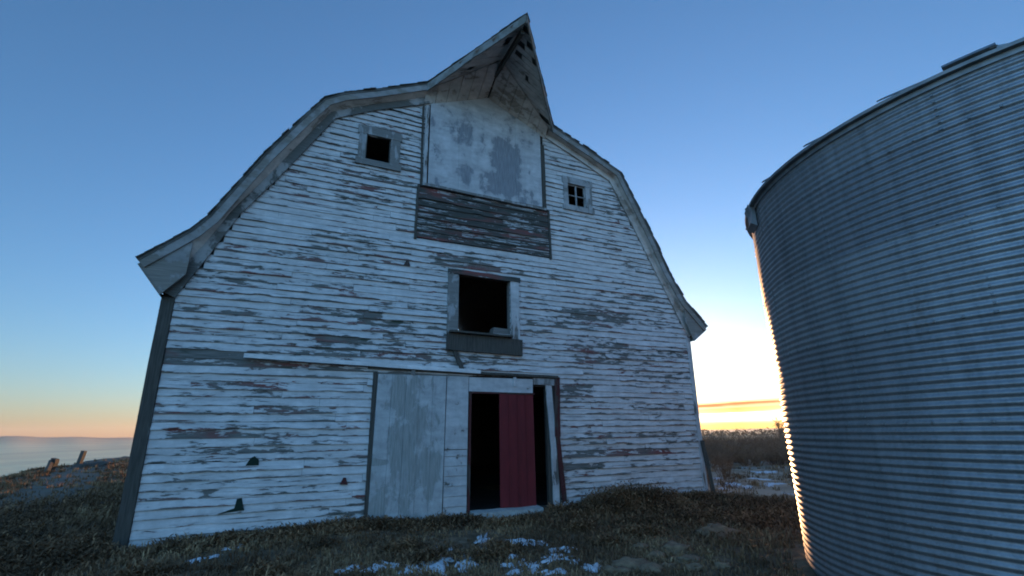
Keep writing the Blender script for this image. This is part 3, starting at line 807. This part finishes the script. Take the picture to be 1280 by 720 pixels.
# ------------------------------------------------------------------ door step, boards, post
def lump(mb, c, rx, ry, rz, seed, n=10, m_=16, rough=0.35, zf=0.0):
    vs=[]; fs=[]
    for i in range(n+1):
        th=math.pi*i/n
        for j in range(m_):
            ph=2*math.pi*j/m_
            d=Vector((math.sin(th)*math.cos(ph),math.sin(th)*math.sin(ph),math.cos(th)))
            k=1+rough*nz(d.x*1.5+seed,d.y*1.5,d.z*1.5)+rough*0.5*nz(d.x*4+seed,d.y*4,d.z*4)
            p=Vector((d.x*rx*k,d.y*ry*k,d.z*rz*k))
            vs.append((c[0]+p.x,c[1]+p.y,c[2]+p.z))
    for i in range(n):
        for j in range(m_):
            a=i*m_+j; b_=i*m_+(j+1)%m_
            fs.append((a,b_,b_+m_,a+m_))
    mb.add(vs,[tuple(reversed(f)) for f in fs])

st = empty('door_step', (BX,BY,0), YAW); bpy.data.objects.remove(st)
mb = MB()
n=12
vs=[];
for i in range(n+1):
    s=5.42+1.5*i/n; w=0.012*nz(s*3,1.0)
    vs += [(s,-0.36+0.03*nz(s*2,4),-0.25),(s,-0.30+w*2,0.13+w),(s,-0.015,0.15+w),(s,-0.01,-0.25)]
fs=[]
for i in range(n):
    k=i*4; fs += [(k,k+4,k+5,k+1),(k+1,k+5,k+6,k+2),(k+2,k+6,k+7,k+3)]
fs += [(0,1,2,3),(n*4+3,n*4+2,n*4+1,n*4)]
mb.add(vs,fs); o=mb.build('door_step', M['concrete']); o.location=(BX,BY,0); o.rotation_euler=(0,0,YAW)
tag(o,'low grey concrete step under the red door','step')

def world_beam(name, pts, w, h, mat, label, cat, up=(0,1,0), group=None):
    mb=MB()
    for p,q in zip(pts,pts[1:]): mb.beam(p,q,w,h,up=up,segs=5,wob=w*0.04)
    o=mb.build(name,mat); tag(o,label,cat,group); return o
x,y=from_barn(7.45,-0.35); x2,y2=from_barn(7.02,-0.75)
world_beam('plank',[(x,y,0.20),(x2,y2,ground(x2,y2)-0.01)],0.13,0.03,M['trim_white'],'short pale plank fallen at the foot of the red post','plank',up=(0,0,1))
x,y=from_barn(7.75,-0.12); x2,y2=from_barn(8.5,-0.14)
world_beam('plank',[(x,y,0.14),(x2,y2,0.24)],0.14,0.03,M['trim_white'],'peeling board lying along the wall right of the doorway','plank',up=(0,1,0))
x,y=from_barn(11.86,-0.08); x2,y2=from_barn(11.66,-0.07)
world_beam('post',[(x,y,-0.1),(x2,y2,1.35)],0.085,0.09,M['wood_dark'],'dark weathered post leaning on the right corner of the barn','post')

# ------------------------------------------------------------------ grain bin
sb = empty('grain_bin', (SX,SY,0)); tag(sb,'round corrugated galvanized steel grain bin','grain bin')
pans=[]
mb = MB(); NS=220; pitch=0.068; segs=8
nv=int(SH/pitch*segs); vs=[]; fs=[]
for i in range(nv+1):
    z=-0.05+(SH+0.05)*i/nv
    ringi=int(z/0.812)
    rr=SR+0.0076*math.cos(2*math.pi*z/pitch)+0.0025*(ringi%2)
    for j in range(NS):
        a=2*math.pi*j/NS
        # panels bulge a little between their bolted seams
        d=0.009*nz(math.cos(a)*6,math.sin(a)*6,z*1.2)+0.004*nz(math.cos(a)*20,math.sin(a)*20,z*3)
        vs.append(((rr+d)*math.cos(a),(rr+d)*math.sin(a),z))
        sec=int(((a-0.2)/(2*math.pi)*8+0.5*(ringi%2))%8); pans.append(0.5+0.5*nz(sec*3.7+1.1,ringi*2.9+0.7,0.3)*2)
for i in range(nv):
    for j in range(NS):
        a=i*NS+j; b_=i*NS+(j+1)%NS; fs.append((a,b_,b_+NS,a+NS))
mb.add(vs,fs,pan=[max(0,min(1,q)) for q in pans]); mb.build('wall', M['steel'], sb, smooth=True)
# bolts on the horizontal and vertical seams
mb = MB()
def bolt(a,z,rr=SR+0.010):
    c,s=math.cos(a),math.sin(a); q=0.011; vs=[]
    for (u,v) in ((-q,-q),(q,-q),(q,q),(-q,q)):
        vs.append((c*rr-s*u,s*rr+c*u,z+v))
    for (u,v) in ((-q*.6,-q*.6),(q*.6,-q*.6),(q*.6,q*.6),(-q*.6,q*.6)):
        vs.append((c*(rr+.006)-s*u,s*(rr+.006)+c*u,z+v))
    mb.add(vs,[(4,5,6,7),(0,1,5,4),(1,2,6,5),(2,3,7,6),(3,0,4,7)])
for ring in range(1,6):
    z=ring*0.816-0.0
    z=round(z/pitch)*pitch
    for j in range(96):
        bolt(2*math.pi*j/96,z)
for ring in range(6):
    for v in range(8):
        a=2*math.pi*(v+0.5*(ring%2))/8+0.2
        for k in range(12):
            z=(round(ring*0.816/pitch)+k)*pitch
            if z<SH-0.05: bolt(a,z); 
o=mb.build('bolts', M['steel2'], sb); o['kind']='stuff'
# roof cone with ribs
RE=SR+0.075; zt=SH+0.0; NSr=120
mb = MB(); vs=[]; fs=[]
prf=[(SR-0.02,zt-0.085),(SR+0.022,zt-0.08),(SR+0.026,zt-0.035),(RE,zt-0.03),(RE+0.004,zt+0.0),(0.45,zt+1.45),(0.45,zt+1.55),(0.05,zt+1.62)]
for (r_,z) in prf:
    for j in range(NSr):
        a=2*math.pi*j/NSr; vs.append((r_*math.cos(a),r_*math.sin(a),z))
for i in range(len(prf)-1):
    for j in range(NSr):
        a=i*NSr+j; b_=i*NSr+(j+1)%NSr; fs.append((a,b_,b_+NSr,a+NSr))
mb.add(vs,fs); mb.build('roof', M['steel2'], sb)
for j in range(24):
    a=2*math.pi*j/24+R(12.5)
    c,s=math.cos(a),math.sin(a)
    mb=MB(); mb.beam((c*(RE+0.02),s*(RE+0.02),zt+0.012),(c*0.5,s*0.5,zt+1.45),0.05,0.012); mb.build('roof_rib', M['steel2'], sb)
# roof access plate near the eave, facing the camera side
def azpt(px_az, rr, z): return (rr*math.cos(px_az), rr*math.sin(px_az), z)
HA0 = 219.6
mb=MB()
ha=R(HA0); 
for da0,da1 in ((-0.056,0.056),):
    vs=[]
    for a in (ha+da0,ha-0.02,ha+0.02,ha+da1):
        for (r_,z) in ((RE-0.02,zt+0.0),(RE+0.03,zt+0.02),(RE+0.02,zt+0.045),(RE-0.30,zt+0.18),(RE-0.32,zt+0.05)):
            vs.append(azpt(a,r_,z))
    fs=[]
    for i in range(3):
        for k in range(5):
            a0=i*5+k; a1=i*5+(k+1)%5; fs.append((a0,a1,a1+5,a0+5))
    fs+=[(4,3,2,1,0),(15,16,17,18,19)]
    mb.add(vs,fs)
mb.build('roof_hatch', M['steel2'], sb)
# stiffener / lift bracket at the left edge of the eave
mb=MB()
ha=R(163)
vs=[]
for da in (-0.05,0.05):
    for (r_,z) in ((SR+0.01,zt-0.02),(RE+0.02,zt+0.0),(RE-0.015,zt-0.10),(RE-0.012,zt-0.2),(RE+0.02,zt-0.27),(SR+0.012,zt-0.32)):
        vs.append(azpt(ha+da,r_,z))
mb.add(vs,[(0,1,2,3,4,5),(11,10,9,8,7,6)]+[(k,(k+1)%6,6+(k+1)%6,6+k) for k in range(6)])
mb.build('eave_bracket', M['steel2'], sb)
mb=MB(); NSr=90; vs=[];fs=[]
for (r_,z) in ((SR+0.02,-0.2),(SR+0.07,-0.2),(SR+0.065,0.0),(SR+0.02,0.012)):
    for j in range(NSr):
        a=2*math.pi*j/NSr; k=1+0.006*nz(a*5,z); vs.append((r_*k*math.cos(a),r_*k*math.sin(a),z))
for i in range(3):
    for j in range(NSr):
        a=i*NSr+j; b_=i*NSr+(j+1)%NSr; fs.append((a,b_,b_+NSr,a+NSr))
mb.add(vs,fs); mb.build('footing', M['concrete'], sb)

# ------------------------------------------------------------------ left: fence posts and scrap by the ridge
def at_px(x, y, z=0.0):
    X=x-640;Y=y-360
    Xu=cr*X+sr*Y; Yu=-sr*X+cr*Y
    X,Y=Xu/F,-Yu/F
    d=Vector((X,math.cos(P_)-Y*math.sin(P_),math.sin(P_)+Y*math.cos(P_)))
    t=(z-1.6)/d.z
    return d*t
fx,fy=-22.3,26.3
post=world_beam('fence_post',[(fx,fy,ground(fx,fy)-0.2),(fx+0.12,fy+0.05,ground(fx,fy)+0.72)],0.18,0.18,M['wood_dark'],'short square weathered post standing on the ridge at left','fence post')
fx,fy=-20.6,22.8
gz=ground(fx,fy)
mb=MB(); mb.beam((fx,fy,gz-0.2),(fx+0.2,fy,gz+0.62),0.22,0.2,up=(0,1,0),segs=5,wob=0.04); mb.beam((fx+0.5,fy-0.6,gz-0.1),(fx+0.15,fy-0.1,gz+0.55),0.14,0.14,up=(0,1,0),segs=3,wob=0.02)
tag(mb.build('fence_post',M['wood_dark']),'thick leaning post with a prop among the scrap at left','fence post')
mb=MB(); lump(mb,(fx+0.4,fy+2.0,gz+0.05),0.9,0.6,0.28,3.3,rough=0.7)
tag(mb.build('brush_heap',M['wood_dark']),'dark low heap of rubbish between the two posts at left','heap')
mb=MB(); mb.beam((fx-3.6,fy-2.4,gz+0.02),(fx-0.9,fy-1.7,gz+0.22),0.25,0.16,segs=6,wob=0.02)
tag(mb.build('log',M['straw'] if False else M['wood_grey']),'pale fallen rail lying in front of the leaning post','rail')

# ------------------------------------------------------------------ vegetation
def blade(vs,fs,gr,x,y,z,h,w,az,lean,g0,rnd):
    b0=len(vs); c,s=math.cos(az),math.sin(az)
    dx,dy=math.cos(az+1.57+rnd.uniform(-.8,.8)),math.sin(az+1.57+rnd.uniform(-.8,.8))
    l1=lean*0.35*h; l2=lean*h
    z2=z+h*max(0.25,(1-0.35*lean))
    vs += [(x-c*w,y-s*w,z-0.02),(x+c*w,y+s*w,z-0.02),(x+dx*l1+c*w*.7,y+dy*l1+s*w*.7,z+h*.55),(x+dx*l1-c*w*.7,y+dy*l1-s*w*.7,z+h*.55),(x+dx*l2,y+dy*l2,z2)]
    fs += [(b0,b0+1,b0+2,b0+3),(b0+3,b0+2,b0+4)]
    gr += [g0]*5
def clear(x,y,m=0.0):
    s,d=to_barn(x,y)
    if -0.15<s<W+0.1 and d>-0.10: return False
    if 5.42<s<6.9 and d>-0.36: return False
    if math.hypot(x-SX,y-SY) < SR+0.17: return False
    return True
# taller weeds banked along the barn foot
def weedpatch(name,label,areas,seed,mat='weed'):
    rnd=random.Random(seed); vs=[];fs=[];gr=[]
    for (x0,y0,rx,ry,n_,h0,h1) in areas:
        for _ in range(n_):
            u=rnd.gauss(0,.5); v=rnd.gauss(0,.5)
            s=x0+u*rx; d=y0+v*ry
            x,y=from_barn(s,d)
            if not clear(x,y): continue
            z=ground(x,y); edge=max(0.25,1-(u*u+v*v)*0.55)
            h=rnd.uniform(h0,h1)*edge*(0.75+0.5*nz(x*2,y*2,1))
            g0=min(1,max(0,0.4+0.6*nz(x*1.6,y*1.6,2.0)+rnd.uniform(-.3,.3)))
            # a stem with side leaves
            az=rnd.uniform(0,6.28); ln=rnd.uniform(.1,.7)
            blade(vs,fs,gr,x,y,z,h,rnd.uniform(.003,.007),az,ln,g0,rnd)
            for q in range(rnd.randint(3,7)):
                f=rnd.uniform(.2,1.0); lz=z+h*f*0.9; a2=rnd.uniform(0,6.28); L_=rnd.uniform(.03,.10); w=rnd.uniform(.006,.018)
                cx,cy=x+rnd.uniform(-.05,.05)*f,y+rnd.uniform(-.05,.05)*f
                b0=len(vs); dx,dy=math.cos(a2),math.sin(a2); up=rnd.uniform(-.6,.9)
                vs += [(cx,cy,lz),(cx+dx*L_*.5-dy*w,cy+dy*L_*.5+dx*w,lz+up*L_*.5),(cx+dx*L_,cy+dy*L_,lz+up*L_),(cx+dx*L_*.5+dy*w,cy+dy*L_*.5-dx*w,lz+up*L_*.5+.005)]
                fs.append((b0,b0+1,b0+2,b0+3)); gr += [min(1,max(0,g0+rnd.uniform(-.25,.25)))]*4
    mb=MB(); mb.add(vs,fs,gr=gr)
    return tag(mb.build(name,M[mat]),label,'weeds',kind='stuff')
weedpatch('weeds','tangled dark dead weeds along the foot of the barn',
  [(8.6,-0.85,1.7,0.9,4600,.18,.62),(10.4,-0.7,1.6,0.8,2200,.10,.30),(7.7,-0.9,0.9,0.7,1500,.15,.40),(6.1,-0.95,1.2,0.4,900,.06,.16),(4.6,-0.45,1.4,0.5,1100,.06,.20),
   (2.7,-0.5,1.6,0.6,1500,.08,.25),(1.0,-0.45,1.4,0.5,800,.06,.18),(9.6,-2.2,2.4,1.4,2600,.10,.32),(11.2,-1.6,1.4,1.4,1200,.1,.3),(-0.8,-0.2,0.9,1.6,1500,.1,.42),(-2.2,0.6,1.6,2.4,2200,.1,.4),
   (-2.5,4.5,2.0,4.0,2200,.12,.42)]+[(random.uniform(0,11),random.uniform(-3.6,-1.3),random.uniform(.2,.5),random.uniform(.15,.35),random.randint(60,200),.10,.28) for _ in range(22)],21)

# snow patches: thin crusts of real thickness draped on the ground
SNOWS=[]
def snow_patch(cx,cy,rx,ry,rot,seed,label,group=None):
    mb=MB(); n=44; rings=6; vs=[]; fs=[]
    c,s=math.cos(rot),math.sin(rot)
    SNOWS.append((cx,cy,max(rx,ry)*1.05))
    for i in range(rings+1):
        f=i/rings
        for j in range(n):
            a=2*math.pi*j/n
            k=max(0.12,0.85+0.9*nz(math.cos(a)*1.6+seed,math.sin(a)*1.6)+1.0*nz(math.cos(a)*4+seed,math.sin(a)*4)+0.6*nz(math.cos(a)*9+seed,math.sin(a)*9))
            u,v=math.cos(a)*rx*k*f,math.sin(a)*ry*k*f
            x=cx+u*c-v*s; y=cy+u*s+v*c
            vs.append((x,y,ground(x,y)+0.026*(1-f**4)*(0.8+1.6*nz(x*11,y*11,seed))-0.008*f))
    for i in range(rings):
        for j in range(n):
            a=i*n+j; b_=i*n+(j+1)%n; fs.append((a,a+n,b_+n,b_))
    mb.add(vs,fs)
    o=mb.build('snow_patch',M['snow'],smooth=True); tag(o,label,'snow',group or 'patches of old snow on the ground')
    return o
def sp(px,py,wx,wy,label,rot=0.0,group=None):
    p=at_px(px,py); r=math.hypot(p.x,p.y)
    rx=wx/F*math.hypot(r,1.6)*0.5*1.3; 
    ry=wy/F*(r*r+2.56)/1.6*0.5*1.0
    # draped at the place itself; long side across the view
    snow_patch(p.x,p.y,rx,ry,-math.atan2(p.x,p.y)+rot,px*0.37+py,label,group)
sp(552,702,44,20,'largest snow crust in the grass, below the red door')
sp(580,704,24,18,'snow lump touching the right end of the largest crust')
sp(603,681,16,20,'small upright snow blob in weeds just below the red door')
sp(655,678,30,9,'long thin snow streak right below the dark door gap',0.2)
sp(676,680,14,7,'grey snow speck at the right tip of the thin streak')
sp(745,711,22,11,'bright snow lump beside the tan clods',0.2)
sp(693,717,26,7,'flat bluish snow strip at the bottom edge of the view')
small='small scattered snow crust in the foreground grass'
for (x,y,w,h) in ((695,700,26,9),(710,688,18,6),(692,690,12,6),(650,706,18,9),(667,710,12,10),(645,714,16,8),(632,706,10,5),(490,706,18,9),(512,708,12,6),(470,712,22,8),(435,714,24,9),(508,717,16,6),(425,716,14,6),(640,697,10,5),(720,704,9,5)):
    sp(x,y,w,h,small,random.uniform(-.4,.4),'small snow crusts in the foreground')
sp(290,690,30,2,'long faint snow streak at the foot of the left boards',0.35)
sp(258,700,22,2,'short faint snow streak left of the long one',0.3)
sp(240,704,9,3,'tiny snow speck in front of the left barn corner')
for (x,y,w,h) in ((915,606,16,3),(935,609,10,2.5),(950,599,20,2),(897,598,8,2),(966,606,16,2.5),(905,612,7,2),(958,590,18,1.5)):
    sp(x,y,w,h,'thin snow patch in the yard between barn and bin',0,'snow in the yard beyond the barn')

rnd=random.Random(11)
vs=[];fs=[];gr=[]
cnt=0
while cnt < 14500:
    # clumps, denser near
    az=rnd.uniform(-52,50); rr=4.3+ (rnd.random()**1.6)*22
    if cnt>8500: az=rnd.uniform(-50,48); rr=rnd.uniform(5,11.5)
    elif rnd.random()<0.35: az=rnd.uniform(-50,-34); rr=rnd.uniform(11,37)
    x,y=rr*math.sin(R(az)),rr*math.cos(R(az))
    if not clear(x,y): continue
    if math.hypot(x,y)<4.2: continue
    if any((x-q[0])**2+(y-q[1])**2<q[2]**2 for q in SNOWS) and rnd.random()<0.6: continue
    dens=nz(x*0.5,y*0.5,4.0)
    if dens < -0.12 and rnd.random()<0.55: continue
    px,py=x+9.4,y-9.7; dd=abs(px*21.4/26.7+py*15.9/26.7)
    if x<-4 and dd<0.9 and rnd.random()<0.8: continue
    cnt+=1; late=cnt>8500
    k=rnd.randint(5,11); hh=rnd.uniform(0.05,0.17)*(1+0.6*max(0,dens))*(0.5 if (abs(x)<2.8 and y<9.3) else (0.75 if late else 1.0)); g0=min(1,max(0,(0.22 if late else 0.40)+0.75*nz(x*0.7,y*0.7,8.0)+rnd.uniform(-.2,.2)))
    for _ in range(k):
        bx,by=x+rnd.gauss(0,.06),y+rnd.gauss(0,.06)
        if not clear(bx,by): continue
        blade(vs,fs,gr,bx,by,ground(bx,by) if _==0 else ground(x,y),hh*rnd.uniform(.5,1.3),rnd.uniform(.004,.009)*(1+rr*0.05),rnd.uniform(0,6.28),rnd.uniform(.2,1.3),min(1,max(0,g0+rnd.uniform(-.2,.2))),rnd)
mb=MB(); mb.add(vs,fs,gr=gr)
tag(mb.build('dry_grass',M['grass']),'short dead brown grass tufts over the yard','grass',kind='stuff')

# clods and stones in the foreground right
def clod(px,py,w,h,label,mat='clod',name='clod',group=None):
    p=at_px(px,py); r=math.hypot(p.x,p.y); rx=w/F*r*0.5; rz=h/F*r*0.5
    mb=MB(); lump(mb,(p.x,p.y,ground(p.x,p.y)+rz*0.15),rx,rx*0.8,rz,px*.1,rough=0.6)
    tag(mb.build(name,M[mat],smooth=True),label,name,group)
clod(790,710,44,16,'big tan clod of earth in the bottom foreground')
clod(768,717,30,12,'brown clod at the left foot of the big tan one')
clod(845,690,34,14,'low brown clod with straw among the weeds')
clod(897,668,38,16,'pale tan clod near the bin among brown grass')
for (x,y,w,h) in ((822,700,20,10),(860,702,26,9),(815,716,30,12),(870,714,22,9),(905,713,16,8),(835,712,18,8),(800,688,16,8)):
    clod(x,y,w,h,'small brown clod among foreground grass near the bin',group='small clods in the foreground')

# ------------------------------------------------------------------ shrubs
def shrub_mesh(seed,h,n_stem,spread,twigs=9,wbase=0.02):
    rnd=random.Random(seed); vs=[];fs=[];gr=[]
    def seg(p,q,w0,w1,g0):
        d=(q-p).normalized(); s=d.cross(Vector((rnd.uniform(-1,1),rnd.uniform(-1,1),.3))).normalized(); t=d.cross(s)
        b0=len(vs)
        for P,w in ((p,w0),(q,w1)):
            for k in range(3):
                a=2.094*k; vs.append(tuple(P+s*math.cos(a)*w+t*math.sin(a)*w)); gr.append(g0)
        for k in range(3): fs.append((b0+k,b0+(k+1)%3,b0+3+(k+1)%3,b0+3+k))
    def grow(p,d,L_,w,lev,g0):
        q=p
        for k in range(3):
            d2=(d+Vector((rnd.uniform(-.25,.25),rnd.uniform(-.25,.25),rnd.uniform(-.1,.2)))).normalized()
            q2=q+d2*L_/3; w2=w*(0.8)
            seg(q,q2,w,w2,g0); q=q2; w=w2; d=d2
            if lev>0:
                for _ in range(rnd.randint(1,3) if lev<3 else 2):
                    dd=(d+Vector((rnd.uniform(-.9,.9),rnd.uniform(-.9,.9),rnd.uniform(-.2,.6)))).normalized()
                    grow(q,dd,L_*rnd.uniform(.45,.7),w*.6,lev-1,min(1,g0+rnd.uniform(-.1,.25)))
    for i in range(n_stem):
        a=rnd.uniform(0,6.28); r_=spread*0.3*rnd.random()
        d=Vector((math.cos(a)*rnd.uniform(.1,.8),math.sin(a)*rnd.uniform(.1,.8),1)).normalized()
        grow(Vector((r_*math.cos(a),r_*math.sin(a),-0.05)),d,h*rnd.uniform(.45,.75),wbase,2,rnd.uniform(.1,.5))
    mb=MB(); mb.add(vs,fs,gr=gr); return mb
protos=[shrub_mesh(s,1.9,34,2.0,wbase=.022).build('shrub',M['twig']) for s in (1,2,3)]
rnd=random.Random(4)
first=list(protos); idx=0
for row,(rr,hs) in enumerate(((26,0.40),(29,0.50),(33,0.58),(38,0.66),(44,0.74))):
    az=12.0+row*0.7
    while az < 37:
        r_=rr+rnd.uniform(-1.3,1.3); a=R(az)
        if idx < 3: o=protos[idx]
        else: o=rnd.choice(protos).copy(); col.objects.link(o)
        x,y=r_*math.sin(a),r_*math.cos(a)
        s,d=to_barn(x,y)
        o.location=(x,y,ground(x,y)); o.rotation_euler=(0,0,rnd.uniform(0,6.28))
        k=hs*rnd.uniform(.85,1.15); o.scale=(k*1.9,k*1.9,k)
        tag(o,'leafless brown shrub in the thicket behind the yard, right of the barn','shrub','shrubs of the thicket behind the yard')
        idx+=1; az += math.degrees(1.35/rr)*rnd.uniform(.7,1.15)
p=at_px(908,600)
o=shrub_mesh(8,0.85,16,0.7,wbase=.012).build('shrub',M['twig']); o.location=(p.x,p.y,ground(p.x,p.y)); tag(o,'lone knee high shrub standing in the yard before the thicket','shrub')
p=at_px(888,604)
o=shrub_mesh(9,0.5,14,0.5,wbase=.010).build('shrub',M['twig']); o.location=(p.x-0.2,p.y,ground(p.x,p.y)); tag(o,'low twiggy shrub close behind the right corner of the barn','shrub')

# bare tree rising above the thicket
def tree(name,x,y,h,seed,label,lean=0.3):
    rnd=random.Random(seed); root=empty(name,(x,y,ground(x,y))); tag(root,label,'tree')
    tr=MB(); cr_=MB()
    pts=[Vector((0,0,-.1))]; 
    for i in range(1,6): pts.append(Vector((lean*h*0.12*i*rnd.uniform(.6,1.2),rnd.uniform(-.1,.1)*i*.3,h*.11*i)))
    tr.tube(pts,[.14,.12,.10,.085,.07,.055],7); tr.build('trunk',M['wood_dark'],root)
    def grow(p,d,L_,w,lev):
        q=p; P=[p]; Wd=[w]
        for k in range(4):
            d=(d+Vector((rnd.uniform(-.3,.3),rnd.uniform(-.3,.3),rnd.uniform(-.25,.12)))).normalized()
            q=q+d*L_/4; P.append(q); Wd.append(w*(1-.2*(k+1)))
            if lev>0:
                for _ in range(2): grow(q,(d+Vector((rnd.uniform(-1,1),rnd.uniform(-1,1),rnd.uniform(-.3,.6)))).normalized(),L_*rnd.uniform(.4,.65),w*.5,lev-1)
        cr_.tube(P,Wd,4)
    for i in range(2,6):
        for _ in range(2): grow(pts[i],Vector((rnd.uniform(-1,1),rnd.uniform(-1,1),rnd.uniform(.2,.9))).normalized(),h*rnd.uniform(.28,.42),.04,2)
    cr_.build('crown',M['wood_dark'],root)
tree('bare_tree',52*math.sin(R(27.3)),52*math.cos(R(27.3)),2.9,5,'small bare tree rising above the thicket beside the bin')
# far shelter belt on the skyline behind the thicket
vs=[];fs=[];gr=[]; rnd=random.Random(12)
for k in range(2600):
    az=rnd.uniform(15,42); rr=rnd.uniform(140,170); x,y=rr*math.sin(R(az)),rr*math.cos(R(az)); z=ground(x,y)
    h=0.8+1.5*max(0,nz(az*1.1,3.0)+.2)+rnd.uniform(0,.5); q=z+rnd.uniform(0,h); w=rnd.uniform(.15,.5)
    b0=len(vs)
    for _ in range(4): vs.append((x+rnd.uniform(-w,w),y+rnd.uniform(-w,w),q+rnd.uniform(-w,w)*.8)); gr.append(rnd.random())
    fs += [(b0,b0+1,b0+2),(b0,b0+2,b0+3),(b0,b0+1,b0+3)]
mb=MB(); mb.add(vs,fs,gr=gr); tag(mb.build('distant_scrub',M['twig']),'far low scrub on the skyline under the sunset','scrub',kind='stuff')

# ------------------------------------------------------------------ sky
wd=bpy.data.worlds.new('World'); scene.world=wd; wd.use_nodes=True; nt=wd.node_tree; L=nt.links
bg=nt.nodes['Background']
sky=nt.nodes.new('ShaderNodeTexSky'); sky.sky_type='NISHITA'; sky.sun_disc=False
sky.sun_elevation=SUN_EL; sky.sun_rotation=SUN_AZ; sky.altitude=600; sky.air_density=1.0; sky.dust_density=0.3; sky.ozone_density=2.8
tc=nt.nodes.new('ShaderNodeTexCoord'); sep=nt.nodes.new('ShaderNodeSeparateXYZ'); L.new(tc.outputs['Generated'],sep.inputs[0])
el=mth(nt,'ARCSINE',sep.outputs[2]); az=mth(nt,'ARCTAN2',sep.outputs[0],sep.outputs[1])
cx=nt.nodes.new('ShaderNodeCombineXYZ'); L.new(mth(nt,'MULTIPLY',az,7.0),cx.inputs[0]); L.new(mth(nt,'MULTIPLY',el,150.0),cx.inputs[1])
cn=noise(nt,cx.outputs[0],1.0,5,0.6,0.3)
def band(center,width,slope=0.0):
    e=mth(nt,'SUBTRACT',el,mth(nt,'ADD',center,mth(nt,'MULTIPLY',mth(nt,'SUBTRACT',az,R(24)),slope)))
    e=mth(nt,'ADD',e,mth(nt,'MULTIPLY',mth(nt,'SUBTRACT',cn,0.5),0.010))
    return mth(nt,'SUBTRACT',1.0,mth(nt,'DIVIDE',mth(nt,'ABSOLUTE',e),width),clamp=True)
azm=mth(nt,'SUBTRACT',1.0,mth(nt,'DIVIDE',mth(nt,'ABSOLUTE',mth(nt,'SUBTRACT',az,R(24))),0.55),clamp=True)
b1=mth(nt,'MULTIPLY',band(R(2.6),R(0.50),0.03),azm)
b2=mth(nt,'MULTIPLY',mth(nt,'MULTIPLY',mth(nt,'MAXIMUM',band(R(0.2),R(0.8),0.0),mth(nt,'MULTIPLY',band(R(2.0),R(0.5),0.03),0.8)),1.8,clamp=True),azm)
cl=mth(nt,'ADD',mth(nt,'MULTIPLY',b1,1.3,clamp=True),mth(nt,'MULTIPLY',b2,azm),clamp=True)
colr=sky.outputs[0]
lowm=mth(nt,'POWER',2.718,mth(nt,'DIVIDE',mth(nt,'ABSOLUTE',el),-R(2.0)))
awaym=ramp(nt,mth(nt,'ABSOLUTE',mth(nt,'SUBTRACT',az,SUN_AZ)),[(0.25,0),(0.7,1)])
colr=mixc(nt,mth(nt,'MULTIPLY',lowm,awaym),colr,mixc(nt,1.0,colr,(0.78,0.72,1.40),'MULTIPLY'))
colr=mixc(nt,mth(nt,'MULTIPLY',mth(nt,'POWER',2.718,mth(nt,'DIVIDE',mth(nt,'ABSOLUTE',mth(nt,'SUBTRACT',el,R(1.5))),-R(0.55))),mth(nt,'SUBTRACT',1.0,awaym,clamp=True)),colr,mixc(nt,1.0,colr,(1.1,1.6,5.0),'MULTIPLY'))
colr=mixc(nt,1.0,colr,(1.15,1.19,1.25),'MULTIPLY')
low2=mth(nt,'MULTIPLY',mth(nt,'POWER',2.718,mth(nt,'DIVIDE',mth(nt,'ABSOLUTE',el),-R(14))),awaym)
colr=mixc(nt,low2,colr,mixc(nt,1.0,colr,(0.60,0.66,0.78),'MULTIPLY'))
colr=mixc(nt,mth(nt,'MULTIPLY',b2,0.95,clamp=True),colr,(3.0,1.5,0.05))
colr=mixc(nt,mth(nt,'MULTIPLY',b1,1.25,clamp=True),colr,(2.2,0.50,0.02))
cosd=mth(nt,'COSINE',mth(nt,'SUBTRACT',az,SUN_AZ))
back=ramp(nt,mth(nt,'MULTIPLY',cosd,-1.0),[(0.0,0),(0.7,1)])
colr=mixc(nt,mth(nt,'MULTIPLY',back,0.62),colr,mixc(nt,1.0,colr,(3.45,3.45,3.4),'MULTIPLY'))  # added gain: sky opposite the sun lifted to brighten walls and ground
hs=nt.nodes.new('ShaderNodeHueSaturation'); hs.inputs['Saturation'].default_value=1.03
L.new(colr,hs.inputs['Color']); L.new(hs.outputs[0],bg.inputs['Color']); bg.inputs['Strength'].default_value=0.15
sl=bpy.data.lights.new('sun','SUN'); sl.energy=3.6; sl.angle=R(0.6); sl.color=(1.0,0.50,0.22)
so_=bpy.data.objects.new('sun',sl); col.objects.link(so_)
el_s=SUN_EL
d=Vector((math.sin(SUN_AZ)*math.cos(el_s),math.cos(SUN_AZ)*math.cos(el_s),math.sin(el_s)))
so_.rotation_euler=d.to_track_quat('Z','Y').to_euler()

scene.view_settings.view_transform='Standard'; scene.view_settings.look='None'; scene.view_settings.gamma=1.0
scene.view_settings.exposure=1.50
scene.render.engine='CYCLES'
scene.cycles.max_bounces=6; scene.cycles.diffuse_bounces=3; scene.cycles.glossy_bounces=3
scene.cycles.pixel_filter_type='BLACKMAN_HARRIS'; scene.cycles.filter_width=1.9

# ------------------------------------------------------------------ haze
hm=bpy.data.materials.new('haze_air'); hm.use_nodes=True; hn=hm.node_tree; hn.nodes.clear()
ho=hn.nodes.new('ShaderNodeOutputMaterial'); hv=hn.nodes.new('ShaderNodeVolumePrincipled')
hv.inputs['Color'].default_value=(0.92,0.92,0.92,1); hv.inputs['Density'].default_value=HAZE; hv.inputs['Anisotropy'].default_value=0.4
hn.links.new(hv.outputs[0],ho.inputs['Volume'])
mb=MB(); mb.box((-3300,-3300,-40),(3300,3300,70)); tag(mb.build('haze',hm),'thin evening haze over the fields','haze',kind='stuff')
